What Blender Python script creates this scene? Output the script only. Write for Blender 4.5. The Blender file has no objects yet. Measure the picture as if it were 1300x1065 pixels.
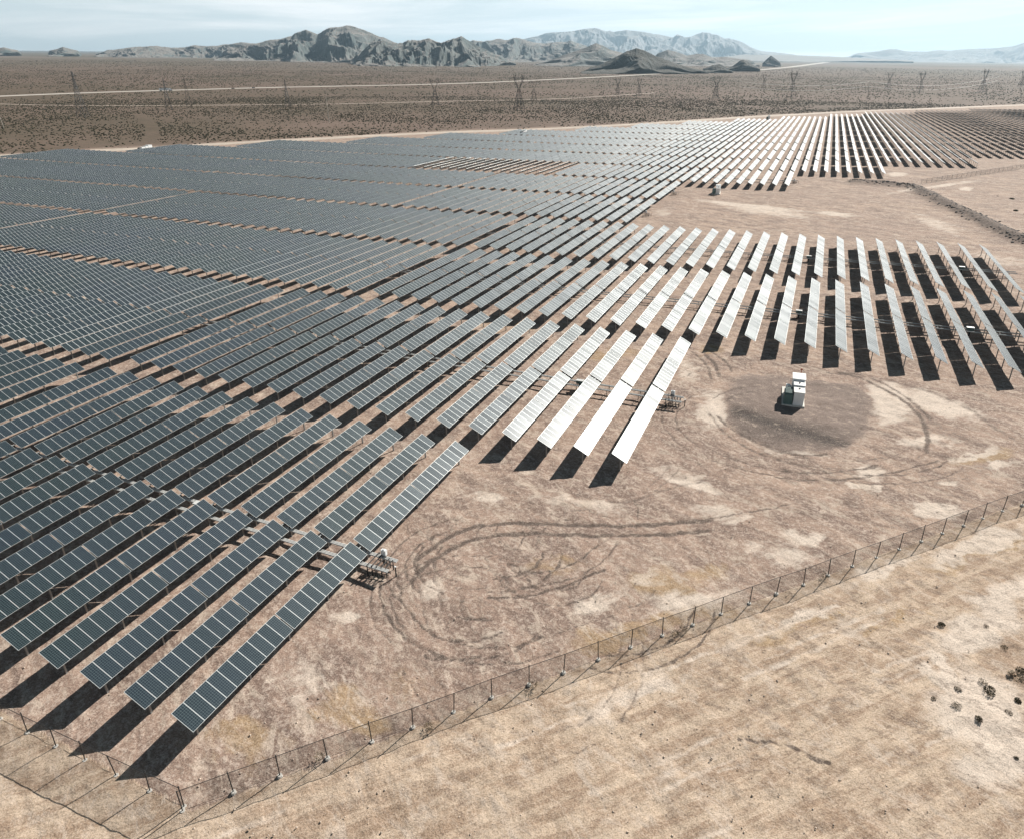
import bpy, math, random
import numpy as np
from mathutils import Vector, Matrix
random.seed(4); RNG = np.random.default_rng(7)
scene = bpy.context.scene
COL = scene.collection
PI = math.pi

TRACKS = [(0.28, 1, [(-29.1, 42.36), (-28.33, 45.63), (-27.08, 48.37), (-24.53, 50.37), (-20.47, 52.1), (-16.69, 53.11), (-10.2, 55.74), (-5.0, 58.82)]), (0.28, 1, [(-27.92, 39.58), (-27.9, 42.1), (-26.91, 45.0), (-25.43, 47.22), (-23.14, 49.07), (-19.86, 50.53), (-16.19, 51.6), (-9.82, 54.07), (-4.74, 57.1)]), (0.16, 0.9, [(-20.62, 40.4), (-18.48, 41.27), (-16.41, 42.88), (-14.78, 44.63), (-13.54, 46.35), (-12.56, 47.64)]), (0.12, 0.9, [(-22.01, 34.7), (-20.13, 35.29), (-18.47, 36.31), (-17.96, 37.08)]), (0.14, 0.9, [(-22.32, 32.55), (-20.11, 33.2), (-17.91, 34.25), (-16.42, 35.52), (-15.45, 37.15), (-15.16, 38.53)]), (0.18, 1, [(-22.13, 37.42), (-20.66, 37.66), (-19.35, 37.96)]), (0.12, 0.7, [(-21.11, 47.96), (-21.11, 49.81), (-20.44, 52.03)]), (0.12, 0.7, [(-19.59, 48.58), (-19.79, 50.35), (-19.54, 52.39)]), (0.15, 0.7, [(-11.34, 54.42), (-11.71, 57.37), (-12.59, 59.38)]), (0.13, 0.6, [(-14.26, 50.16), (-13.12, 52.85), (-11.34, 54.42)]), (0.25, 0.6, [(-6.18, 66.58), (-10.48, 62.74), (-13.18, 58.66), (-15.19, 58.33)]), (0.15, 0.6, [(-29.78, 41.33), (-29.44, 43.38), (-29.27, 45.86)]), (0.1, 0.7, [(-13.98, 38.73), (-12.14, 40.65), (-10.2, 42.49)]), (0.3, 0.9, [(-13.15, 104.85), (-10.5, 101.01), (-9.19, 95.94)]), (0.3, 0.9, [(-11.56, 105.46), (-9.04, 102.15), (-7.62, 98.71)]), (0.25, 0.8, [(-14.54, 104.32), (-11.65, 100.57), (-10.13, 94.52)]), (0.25, 0.8, [(-7.49, 82.51), (-5.81, 79.96), (-3.68, 78.15), (-0.43, 76.23), (2.55, 75.72), (5.68, 77.17)]), (0.25, 0.7, [(-8.57, 82.92), (-6.65, 78.86), (-4.09, 76.18), (-0.85, 74.04), (2.31, 74.64)]), (0.16, 0.9, [(-6.49, 71.13), (-2.81, 70.06), (1.44, 69.83), (5.74, 70.97), (9.48, 73.18), (13.63, 76.64), (18.0, 80.9)]), (0.16, 0.8, [(-5.8, 72.73), (-1.48, 71.21), (2.73, 71.66), (7.35, 73.52), (11.24, 76.93)]), (0.3, 0.9, [(5.46, 102.87), (9.07, 103.51), (12.42, 100.2), (15.44, 96.22), (16.85, 91.26), (16.97, 85.96), (16.4, 82.24)]), (0.3, 0.8, [(6.91, 103.75), (10.5, 104.06), (13.79, 100.74), (16.13, 96.94), (17.79, 91.63)]), (0.5, 0.6, [(13.28, 103.56), (19.07, 100.86), (22.94, 96.97), (24.49, 91.91), (26.88, 88.46)]), (0.14, 0.8, [(-7.87, 57.62), (-4.71, 59.14), (-0.69, 62.51), (2.5, 64.83)]), (0.14, 0.5, [(5.78, 66.67), (10.94, 70.91), (14.87, 75.93), (20.4, 79.35), (26.84, 87.07)]), (0.12, 1, [(0.77, 34.56), (2.11, 35.06), (3.46, 35.33), (4.8, 35.18), (6.11, 34.94)]), (0.12, -0.6, [(-28.82, 28.15), (-27.34, 26.97), (-25.16, 26.19), (-22.9, 25.54)]), (0.12, -0.6, [(-27.16, 28.54), (-25.7, 27.66), (-23.88, 27.7), (-22.59, 28.1)]), (0.1, -0.5, [(-27.44, 27.82), (-26.19, 26.88), (-24.41, 26.23), (-22.68, 26.69)]), (0.1, -0.5, [(-25.17, 27.3), (-24.94, 28.86)]), (0.1, -0.4, [(-25.49, 25.25), (-23.62, 26.57)]), (0.2, 0.6, [(-12.19, 62.05), (-11.26, 65.08), (-10.68, 67.56)]), (0.2, 0.6, [(-11.35, 61.88), (-10.15, 64.98), (-9.5, 68.61)])]
PALE = [(-27.23, 54.19, 1.72, 0.69, 0.57, -1.2, 0.8), (-24.75, 45.48, 1.8, 0.73, 0.52, -1.03, 0.45), (-25.83, 39.2, 1.66, 0.68, 0.59, -1.03, 0.7), (-30.82, 33.73, 0.97, 0.41, 0.54, -0.74, 0.8), (-18.3, 56.52, 4.83, 0.67, 0.35, -1.37, 0.6), (-23.61, 61.12, 2.48, 0.99, 0.48, -1.24, 0.3), (-9.63, 66.72, 3.39, 0.12, 0.17, -1.67, 0.5), (-8.35, 84.41, 2.13, 0.83, 0.99, -6.76, 0.8), (-14.22, 96.63, 1.2, 2.06, 1.89, -5.72, 0.6), (2.33, 76.23, 3.38, 0.66, 0.01, -1.17, 0.9), (12.42, 95.13, 2.37, -3.15, -1.61, -6.7, 0.95), (18.19, 96.85, 5.73, -2.29, -0.61, -3.19, 0.95), (16.98, 85.12, 3.02, 1.2, -0.2, -1.94, 0.8), (21.15, 83.13, 2.67, 2.6, -0.04, -0.95, 0.9), (-7.58, 64.91, 2.47, -0.31, 0.04, -0.96, 0.9), (9.77, 74.49, 1.6, 0.64, -0.06, -1.6, 0.8), (9.27, 71.18, 1.7, 0.68, -0.03, -0.84, 1.0), (15.68, 69.04, 2.14, 0.63, -0.16, -1.23, 1.0), (17.35, 75.6, 0.93, 0.37, -0.08, -0.71, 1.0), (23.62, 81.84, 1.77, 0.71, -0.14, -0.79, 0.8), (-3.86, 47.17, 4.07, 3.21, 0.6, -1.91, 0.65), (1.18, 56.07, 4.03, 1.0, 0.04, -1.69, 0.6), (3.78, 59.71, 2.78, 1.13, 0.04, -1.17, 0.7), (-5.2, 60.3, 3.0, 0.7, 0.12, -1.12, 0.6), (-2.09, 60.09, 1.88, 0.76, 0.11, -0.95, 0.5), (16.27, 51.59, 3.59, 3.41, 0.16, -2.01, 0.9), (15.55, 43.31, 2.79, 0.45, -0.93, -3.63, 1.0), (13.93, 45.57, 0.74, 0.31, -0.37, -3.1, 1.0), (19.86, 56.93, 3.92, 4.31, 0.14, -1.75, 0.8), (18.74, 64.49, 4.36, 4.76, 0.08, -1.59, 1.0), (10.44, 57.43, 3.2, 3.56, 0.18, -0.99, 0.8), (17.25, 40.11, 3.7, 1.55, -0.47, -2.51, 0.9), (-8.66, 33.19, 2.12, 2.12, 0.49, -0.71, 0.6), (-6.07, 36.48, 2.58, 2.99, 0.36, -0.54, 0.7), (3.63, 47.29, 2.12, 2.45, 0.27, -0.74, 0.6), (-0.74, 42.77, 1.93, 2.25, 0.32, -0.65, 0.5), (-11.89, 43.87, 2.27, 1.66, 0.6, -1.35, 0.6), (-8.12, 48.12, 1.79, 1.32, 0.33, -0.95, 0.5), (-17.53, 36.7, 2.59, 1.86, 0.43, -0.7, 0.35), (-33.74, 43.06, 1.27, 0.53, 0.68, -1.01, 0.4), (-30.12, 27.24, 2.67, -1.51, -0.68, -1.45, 0.5), (-13.77, 37.37, 1.71, 0.71, 0.28, -0.75, 0.35), (-14.73, 239.46, 14.46, -7.59, 0.51, -8.53, 0.7), (-20.48, 247.14, 17.63, -6.06, 0.4, -4.64, 0.9), (6.59, 240.04, 6.72, -1.62, -0.06, -4.21, 0.8), (33.92, 231.32, 5.47, -13.87, -1.55, -9.35, 0.6), (31.47, 344.24, 4.29, 1.05, -0.54, -7.92, 0.8), (51.29, 307.51, 2.11, 0.57, -0.86, -6.23, 0.9), (-3.84, 173.73, 0.02, 0.01, 0.0, -0.08, 0.0), (42.23, 189.42, 6.64, -4.44, -1.35, -6.59, 0.5), (-45.64, 226.15, 3.38, 1.23, 1.73, -8.05, 0.5), (41.11, 308.91, 18.87, 23.48, -0.37, -4.22, 0.7)]
DARK = [(1.18, 81.46, 6.26, 1.4, 0.07, -2.58, 0.8), (-17.35, 61.85, 4.83, 1.94, 0.55, -1.82, 0.0), (-12.44, 33.82, 3.77, 4.26, 0.59, -0.73, 0.35), (20.12, 78.63, 5.05, 3.91, -0.22, -3.13, 0.5), (12.28, 65.92, 4.02, 0.18, -0.43, -2.89, 0.45), (0.59, 64.15, 3.74, 0.84, 0.04, -1.49, 0.4), (-18.9, 43.14, 3.44, 2.59, 0.6, -1.04, 0.35), (5.5, 41.3, 3.76, 4.76, 1.04, -2.08, 0.35), (1.63, 36.12, 3.66, 3.42, 0.44, -1.05, 0.35), (35.17, 275.03, 4.49, -29.06, -1.57, -9.05, 0.6), (23.54, 308.5, 13.35, -2.02, -0.38, -6.52, 0.6), (12.86, 86.75, 2.32, -1.34, -0.51, -2.68, 0.4), (-10.1, 34.05, 1.57, 0.66, 0.42, -1.28, 0.4), (-31.91, 57.77, 2.11, 3.44, 1.38, -1.77, 0.3), (-15.6, 56.09, 4.29, 2.52, 0.73, -2.03, 0.4), (18.22, 88.87, 5.8, -2.96, -0.51, -2.29, 0.6), (8.87, 112.38, 0.01, 0.0, -0.0, -0.04, 0.0)]
OCHRE = [(-7.34, 41.83, 5.9, 4.98, 0.52, -1.19, 0.8), (18.54, 63.15, 5.02, 5.43, 0.06, -1.11, 0.9), (10.62, 50.18, 3.44, 3.8, 0.18, -0.77, 0.7), (-25.66, 26.09, 3.11, 1.3, 1.18, -1.57, 0.7), (-22.08, 29.81, 3.22, 1.34, 1.08, -1.77, 0.5), (-17.07, 46.18, 3.98, 1.63, 0.52, -1.4, 0.5), (-6.19, 48.91, 4.87, 3.58, 0.6, -1.89, 0.7), (3.1, 46.14, 4.3, 4.65, 0.26, -0.73, 0.6), (-48.1, 104.73, 7.92, 3.18, 1.69, -3.77, 0.5), (-26.01, 99.1, 5.9, 2.25, 1.09, -3.88, 0.6), (-12.17, 106.24, 2.36, 0.9, 0.42, -2.8, 0.7), (22.33, 83.21, 5.3, 4.16, -0.14, -1.55, 0.7), (-30.55, 21.32, 2.98, 1.25, 1.29, -1.33, 0.6)]
PAD = [(-6.6, 97.0), (-5.3, 98.5), (9.7, 99.6), (11.4, 94.0), (10.6, 86.7), (8.3, 80.6), (1.5, 75.4), (-4.0, 78.5), (-6.3, 82.8), (-7.4, 90.0)]
BACK = [(-441.3, 200.71), (-414.37, 242.83), (-414.49, 294.57), (-379.83, 310.8), (-364.25, 341.36), (-325.49, 377.85), (-283.55, 411.14), (-241.51, 478.16), (-162.17, 560.35), (-118.84, 629.35), (-35.05, 735.39), (6.07, 778.73), (50.84, 841.97), (112.04, 880.27), (201.19, 980.37), (403.57, 1297.18)]
PERIM = [(-477.15, 200.28), (-460.46, 228.63), (-434.08, 254.92), (-420.09, 288.18), (-393.24, 310.49), (-372.02, 348.77), (-330.85, 407.48), (-271.4, 483.66), (-227.27, 519.11), (-174.58, 579.56), (-123.74, 654.74), (-71.52, 741.16), (-9.05, 826.55), (53.51, 892.33), (105.26, 954.07), (234.33, 1148.14), (449.68, 1450.68)]
HWY = [(-1033.1, 420.13), (-1036.92, 537.77), (-1023.51, 624.83), (-995.42, 742.86), (-954.48, 833.16), (-892.57, 973.18), (-818.6, 1092.37), (-741.61, 1209.88), (-689.94, 1375.35), (-661.04, 1514.7), (-637.74, 1703.99), (-602.95, 1986.72), (-560.81, 2483.92), (-495.36, 2861.09), (-427.28, 3221.43), (-347.77, 3538.46), (-301.19, 4313.5), (-254.46, 5446.54), (-202.0, 8330.73), (-127.88, 11652.13)]
HWY2 = [(-689.94, 1375.35), (-540.96, 2093.66), (-394.3, 2587.05), (-176.95, 3212.38)]
TRAIL = [(-408.66, 334.0), (-496.96, 414.42), (-561.28, 464.1), (-631.61, 513.16)]
SERV = [(-955.15, 535.53), (-795.89, 570.01), (-646.46, 661.02), (-557.85, 724.75), (-477.84, 856.49), (-361.77, 967.0), (-272.35, 1214.84)]
TOWERS = [(-646.35, 464.55, 18.01, 40.0), (-652.05, 569.02, 20.93, 31.0), (-650.1, 595.01, 21.54, 31.75), (-573.73, 666.62, 20.25, 29.0), (-438.41, 771.58, 17.63, 32.25), (-323.05, 759.04, 13.19, 38.25), (-375.95, 936.59, 17.85, 27.75), (-311.37, 1131.57, 20.01, 26.25), (-276.17, 1128.01, 18.55, 27.0), (-155.86, 1103.12, 13.51, 32.75), (-125.71, 1529.37, 22.38, 26.75), (-54.48, 1158.75, 11.13, 40.25), (99.47, 1614.11, 15.08, 32.25), (143.82, 1498.82, 10.97, 36.0), (251.32, 1575.12, 8.21, 41.75), (397.4, 2024.03, 11.47, 36.25)]
POLES = [(-615.68, 371.4, 14.67, 17.25), (-410.21, 527.6, 11.09, 27.25), (-249.15, 691.19, 9.5, 22.0), (-105.76, 935.59, 9.25, 28.5), (47.22, 1164.86, 7.92, 25.75), (250.31, 1448.8, 5.69, 30.0)]
VEH = [(-939.81, 821.51, 38.73, 4.0), (-681.74, 1467.03, 43.37, 4.0), (-633.07, 1708.1, 46.31, 4.5), (-890.13, 955.52, 40.4, 2.0), (-900.99, 920.41, 39.86, 2.0)]
STN = [(-34.69, 271.41, 0.62, 2.5), (-203.51, 484.9, 5.27, 4.25), (-375.26, 303.94, 6.65, 3.25), (-51.1, 714.42, 4.84, 4.0)]
BERM = [(13.87, 314.96), (23.77, 312.99), (33.76, 306.93), (37.5, 286.3), (41.04, 265.31), (45.6, 243.8), (48.43, 225.44), (51.65, 213.93), (60.31, 184.36), (63.75, 161.29)]
BFENCE = [(83.42, 377.38), (61.66, 351.66), (47.89, 333.2), (37.48, 315.5), (36.56, 305.59), (41.47, 278.56), (48.15, 247.23), (52.92, 220.43), (61.79, 189.93)]
SHR = [(14.35, 51.44), (16.63, 45.34), (16.37, 46.13), (18.34, 47.72), (19.09, 48.35), (18.86, 47.39), (18.29, 45.15), (14.61, 44.72), (14.3, 43.06), (15.5, 42.32), (18.45, 50.55), (17.6, 52.6), (17.22, 39.98), (12.91, 43.13), (17.48, 43.76)]
HILLS = {'massif': (6000, [(-0.791, 53.5), (-0.7625, 87.1), (-0.7341, 105.2), (-0.7192, 133.1), (-0.7022, 166.6), (-0.6841, 200.4), (-0.6761, 211.9), (-0.6696, 201.8), (-0.6623, 181.1), (-0.6499, 209.1), (-0.6399, 220.9), (-0.6329, 226.9), (-0.6247, 241.2), (-0.6149, 234.1), (-0.6032, 218.9), (-0.5906, 192.8), (-0.5809, 171.7), (-0.5691, 145.1), (-0.5562, 118.3), (-0.5361, 86.1), (-0.5055, 37.2)]), 'foot': (4300, [(-0.6245, 9.2), (-0.6078, 69.8), (-0.5969, 102.0), (-0.5866, 110.4), (-0.5712, 115.2), (-0.5612, 107.8), (-0.5506, 128.2), (-0.5354, 117.0), (-0.5197, 129.7), (-0.5046, 106.5), (-0.4939, 131.0), (-0.4791, 147.7), (-0.4711, 128.1), (-0.4578, 100.6), (-0.4423, 68.9), (-0.4215, 33.2), (-0.4058, 13.3)]), 'leftrange': (8200, [(-0.9191, 49.2), (-0.9026, 60.9), (-0.8858, 76.2), (-0.8713, 88.0), (-0.8532, 100.3), (-0.8388, 91.4), (-0.8215, 82.6), (-0.8113, 104.9), (-0.7972, 95.7), (-0.7845, 97.0), (-0.7759, 119.4), (-0.757, 143.1), (-0.7433, 130.2), (-0.7248, 117.7), (-0.7018, 68.3)]), 'knoll1': (8200, [(-1.0259, 39.8), (-1.0155, 56.6), (-1.0057, 70.4), (-0.9997, 55.0), (-0.9914, 42.9)]), 'knoll2': (8200, [(-0.9661, 41.8), (-0.9564, 59.1), (-0.9497, 78.3), (-0.9425, 60.5), (-0.9335, 44.6)]), 'leftfoot': (6500, [(-0.8532, 38.2), (-0.8423, 55.6), (-0.8303, 76.0), (-0.8217, 71.1), (-0.8136, 46.3), (-0.7822, 42.6), (-0.7542, 53.1), (-0.7444, 74.0), (-0.7299, 86.7), (-0.7161, 70.2), (-0.6975, 42.1)]), 'mid': (7600, [(-0.5056, 25.5), (-0.4786, 148.9), (-0.4628, 178.5), (-0.4472, 165.6), (-0.4314, 188.1), (-0.4157, 196.3), (-0.4084, 207.5), (-0.398, 190.6), (-0.3845, 170.3), (-0.3688, 157.1), (-0.3531, 165.3), (-0.3324, 187.9), (-0.3219, 174.4), (-0.3115, 146.8), (-0.2906, 105.6), (-0.2644, 43.4)]), 'cone': (4500, [(-0.3794, 4.0), (-0.3582, 30.7), (-0.3425, 57.0), (-0.3217, 83.3), (-0.3114, 100.5), (-0.2991, 122.0), (-0.2908, 109.7), (-0.2802, 85.0), (-0.2646, 68.8), (-0.2387, 48.9), (-0.2126, 12.2)]), 'dark': (2750, [(-0.318, 2.9), (-0.3055, 15.1), (-0.29, 28.6), (-0.2747, 47.3), (-0.2596, 68.3), (-0.2465, 81.4), (-0.2361, 74.0), (-0.2236, 59.0), (-0.2079, 41.5), (-0.1924, 29.1), (-0.1719, 17.0), (-0.1516, 7.5)]), 'low1': (5200, [(-0.231, 4.6), (-0.2186, 73.3), (-0.2058, 93.1), (-0.1935, 79.3), (-0.1812, 60.7), (-0.1684, 70.9), (-0.1605, 71.2), (-0.1482, 48.0), (-0.1337, 55.9), (-0.1189, 47.2), (-0.1043, 41.0), (-0.0893, 13.6)]), 'low2': (2950, [(-0.1596, 3.8), (-0.154, 17.7), (-0.1474, 26.2), (-0.1386, 29.2), (-0.1304, 18.7), (-0.1221, 6.8)]), 'low3': (3300, [(-0.13, 2.3), (-0.1209, 24.0), (-0.1138, 40.9), (-0.11, 44.0), (-0.1009, 30.9), (-0.0885, 7.4)]), 'low4': (5200, [(-0.0866, 18.5), (-0.0824, 42.2), (-0.0773, 65.8), (-0.0702, 42.9), (-0.0639, 20.0)]), 'far': (19000, [(-0.4636, -27.7), (-0.4211, 302.5), (-0.4001, 412.7), (-0.3792, 504.6), (-0.3584, 560.7), (-0.3429, 563.1), (-0.3274, 600.3), (-0.312, 654.6), (-0.3017, 673.3), (-0.2914, 639.7), (-0.2761, 624.0), (-0.2659, 651.1), (-0.2506, 609.3), (-0.2353, 576.2), (-0.2151, 526.2), (-0.1999, 475.9), (-0.1952, 545.2), (-0.1849, 477.3), (-0.177, 478.0), (-0.1705, 547.0), (-0.1639, 598.5), (-0.1559, 565.0), (-0.1409, 497.9), (-0.1262, 448.0), (-0.1112, 347.5), (-0.101, 246.7), (-0.0883, 180.5), (-0.072, 149.1), (-0.0486, 119.2), (-0.0206, 40.7)]), 'farright': (20000, [(-0.0026, 26.4), (0.0226, 169.7), (0.0396, 197.9), (0.0559, 259.1), (0.0625, 268.3), (0.0728, 227.7), (0.0893, 213.2), (0.105, 248.1), (0.1207, 249.8), (0.1434, 284.3), (0.1655, 317.6), (0.1761, 349.4), (0.1862, 411.6), (0.2134, 471.7), (0.2526, 527.5), (0.3031, 464.5)]), 'gentle': (13500, [(-0.1529, 0.6), (-0.1145, 92.2), (-0.0578, 93.2), (-0.003, 76.5), (0.0409, 53.5), (0.0832, 25.7)])}
TCO = [0.881231, 0.152002, 0.366404, 0.082138, 0.195333]
HAZE_C = (.50, .70, .86, 1); HAZE_D = 3.5e-5; HAZE_G = .35
SKY_DUST = 1.0; SKY_SAT = .85; SKY_TINT = (.14, .24, .27); SKY_S = .05; CLOUD_C = (14.0, 14.0, 13.9); BELT_C = (9.4, 10.6, 10.9); BELT_F = .97
SUN_S = 5.0; EXPO = 0.84
GLASS_R = .62; GLASS_COAT = .2; GLASS_CR = .28; GLASS_SP = .27


P = 4.4645; TILT = 0.4902; HUB = 1.9934; MODW = 0.985; MODL = 1.96
GS, GM = 0.12, 0.46; LEN = 40 * MODW + 2 * GS + GM; PITCHY = 44.49

# ------------------------------------------------------------------ terrain height
def smst(t):
    t = np.clip(t, 0, 1); return t * t * (3 - 2 * t)
def terr(x, y):
    x = np.asarray(x, float); y = np.asarray(y, float)
    r = np.hypot(x, y); s = np.minimum(1, 900 / np.maximum(r, 1))
    a = np.maximum(-x * s - 30, 0) / 100; b = np.maximum(y * s - 150, 0) / 100
    t = TCO[0]*a + TCO[1]*a*a + TCO[2]*b + TCO[3]*b*b + TCO[4]*a*b
    far = 40.33 - 0.04003298 * x + 0.02027891 * y - 54
    w = smst((r - 520) / 900)
    return (1 - w) * t + w * far
def T(x, y): return float(terr(x, y))

# ------------------------------------------------------------------ numpy noise
_tab = np.random.default_rng(11).random((8, 256, 256))
def vn(x, y, k=0):
    xi = np.floor(x).astype(np.int64); yi = np.floor(y).astype(np.int64)
    fx = x - xi; fy = y - yi; fx = fx*fx*(3-2*fx); fy = fy*fy*(3-2*fy)
    t = _tab[k % 8]
    a = t[xi & 255, yi & 255]; b = t[(xi+1) & 255, yi & 255]
    c = t[xi & 255, (yi+1) & 255]; d = t[(xi+1) & 255, (yi+1) & 255]
    return (a*(1-fx)+b*fx)*(1-fy) + (c*(1-fx)+d*fx)*fy
def fbm(x, y, o=4, k=0):
    s = 0; a = .5; n = 0
    for i in range(o):
        s = s + a * vn(x, y, k + i); n += a; a *= .5; x = x * 2.03 + 17.3; y = y * 2.03 + 5.1
    return s / n
def ridged(x, y, o=4, k=0):
    s = 0; a = .5; n = 0
    for i in range(o):
        s = s + a * (1 - np.abs(2 * vn(x, y, k + i) - 1)); n += a; a *= .5; x = x * 2.1 + 7.3; y = y * 2.1 + 9.1
    return s / n

# ------------------------------------------------------------------ materials
def mat(name):
    m = bpy.data.materials.new(name); m.use_nodes = True
    nt = m.node_tree; b = nt.nodes['Principled BSDF']; return m, nt, b
def N(nt, t, **kw):
    n = nt.nodes.new(t)
    for k, v in kw.items():
        if k == 'inp':
            for kk, vv in v.items(): n.inputs[kk].default_value = vv
        else: setattr(n, k, v)
    return n
def math_(nt, op, a, b=None, c=None, clamp=False):
    n = nt.nodes.new('ShaderNodeMath'); n.operation = op; n.use_clamp = clamp
    for i, v in enumerate((a, b, c)):
        if v is None: continue
        if isinstance(v, (int, float)): n.inputs[i].default_value = v
        else: nt.links.new(v, n.inputs[i])
    return n.outputs[0]
def mixc(nt, fac, a, b, mode='MIX'):
    n = nt.nodes.new('ShaderNodeMix'); n.data_type = 'RGBA'; n.blend_type = mode
    for s, v in ((n.inputs[0], fac), (n.inputs[6], a), (n.inputs[7], b)):
        if isinstance(v, (int, float)): s.default_value = v
        elif isinstance(v, tuple): s.default_value = (*v, 1)
        else: nt.links.new(v, s)
    return n.outputs[2]
def noise(nt, vec, scale, detail=5, rough=.6, dist=0):
    n = nt.nodes.new('ShaderNodeTexNoise'); n.inputs['Scale'].default_value = scale
    n.inputs['Detail'].default_value = detail; n.inputs['Roughness'].default_value = rough
    n.inputs['Distortion'].default_value = dist
    if vec is not None: nt.links.new(vec, n.inputs['Vector'])
    return n.outputs['Fac']
def mapr(nt, v, a, b, c=0., d=1.):
    n = nt.nodes.new('ShaderNodeMapRange'); n.clamp = True
    nt.links.new(v, n.inputs[0])
    for i, q in enumerate((a, b, c, d)): n.inputs[i + 1].default_value = q
    return n.outputs[0]
def mapping(nt, vec, rot=(0,0,0), sc=(1,1,1)):
    n = nt.nodes.new('ShaderNodeMapping'); n.inputs['Rotation'].default_value = rot; n.inputs['Scale'].default_value = sc
    nt.links.new(vec, n.inputs['Vector']); return n.outputs[0]
def simple(name, col, rough=.6, metal=0., nz=.15, sc=3.):
    m, nt, b = mat(name)
    tc = N(nt, 'ShaderNodeTexCoord')
    f = noise(nt, tc.outputs['Object'], sc, 4)
    c = mixc(nt, mapr(nt, f, .3, .7), tuple(q * (1 - nz) for q in col), tuple(min(1, q * (1 + nz)) for q in col))
    nt.links.new(c, b.inputs['Base Color']); b.inputs['Roughness'].default_value = rough; b.inputs['Metallic'].default_value = metal
    return m

M = {}
M['frame'] = simple('aluminium frame', (.52, .55, .55), .5, .3, .05)
M['back'] = simple('white backsheet', (.20, .235, .25), .7, 0, .06)
M['steel'] = simple('galvanised steel', (.30, .31, .31), .5, .5, .12)
M['darksteel'] = simple('weathered dark steel', (.035, .035, .035), .7, .2, .2)
M['white'] = simple('white painted steel', (.78, .79, .78), .45, 0, .04)
M['green'] = simple('transformer green paint', (.10, .16, .15), .5, 0, .12)
M['pale'] = simple('pale conduit', (.62, .62, .60), .5, 0, .06)
M['concrete'] = simple('pale concrete', (.6, .57, .52), .9, 0, .12)
M['rubber'] = simple('black rubber', (.03, .03, .03), .8)
M['wood'] = simple('bleached wood pole', (.42, .38, .33), .9, 0, .15)
M['lattice'] = simple('dull lattice steel', (.055, .055, .055), .6, .3, .1)
M['cable'] = simple('bright aluminium cable', (.62, .62, .60), .65, .3, .03)
M['carwhite'] = simple('white vehicle paint', (.8, .8, .8), .3)
M['carglass'] = simple('dark vehicle glass', (.02, .025, .03), .1)
M['orange'] = simple('rust red paint', (.35, .09, .04), .6)

def glass_mat():
    m, nt, b = mat('photovoltaic glass')
    uv = N(nt, 'ShaderNodeUVMap'); sep = N(nt, 'ShaderNodeSeparateXYZ'); nt.links.new(uv.outputs[0], sep.inputs[0])
    def grid(s, n, w):
        f = math_(nt, 'FRACT', math_(nt, 'MULTIPLY', s, float(n)))
        d = math_(nt, 'ABSOLUTE', math_(nt, 'SUBTRACT', f, .5))
        return math_(nt, 'GREATER_THAN', d, .5 - w)
    gx = grid(sep.outputs[0], 12, .034); gy = grid(sep.outputs[1], 6, .034)
    # frame line, drawn where the bank has no modelled frame (uv repeats once a module)
    fx = grid(sep.outputs[0], 1, .012); fy = grid(sep.outputs[1], 1, .030)
    g = math_(nt, 'MAXIMUM', gx, gy); fr = math_(nt, 'MAXIMUM', fx, fy)
    tc = N(nt, 'ShaderNodeTexCoord'); geo = N(nt, 'ShaderNodeNewGeometry')
    n1 = noise(nt, geo.outputs['Position'], .05, 3)
    oi = N(nt, 'ShaderNodeObjectInfo')
    # a random shade per module
    fl = N(nt, 'ShaderNodeTexWhiteNoise', noise_dimensions='3D')
    fv = N(nt, 'ShaderNodeVectorMath', operation='FLOOR'); nt.links.new(uv.outputs[0], fv.inputs[0])
    av = N(nt, 'ShaderNodeVectorMath', operation='ADD'); nt.links.new(fv.outputs[0], av.inputs[0]); nt.links.new(oi.outputs['Random'], av.inputs[1])
    nt.links.new(av.outputs[0], fl.inputs['Vector'])
    rnd = fl.outputs['Value']
    cell = mixc(nt, mapr(nt, n1, .35, .65), (.003, .011, .015), (.004, .010, .024))
    cell = mixc(nt, math_(nt, 'MULTIPLY', rnd, .35), cell, (.008, .017, .024))
    c = mixc(nt, math_(nt, 'MULTIPLY', g, .8), cell, (.17, .215, .22))
    c = mixc(nt, fr, c, (.68, .72, .72))
    nt.links.new(c, b.inputs['Base Color'])
    ro = math_(nt, 'ADD', math_(nt, 'MULTIPLY', rnd, .13), GLASS_R-.065)
    nt.links.new(math_(nt, 'ADD', ro, math_(nt, 'MULTIPLY', fr, .15)), b.inputs['Roughness'])
    b.inputs['IOR'].default_value = 1.5; b.inputs['Specular Tint'].default_value = (.74, .93, 1.0, 1)
    b.inputs['Specular IOR Level'].default_value = GLASS_SP
    b.inputs['Coat Weight'].default_value = GLASS_COAT; b.inputs['Coat Roughness'].default_value = GLASS_CR
    return m
M['glass'] = glass_mat()

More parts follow.
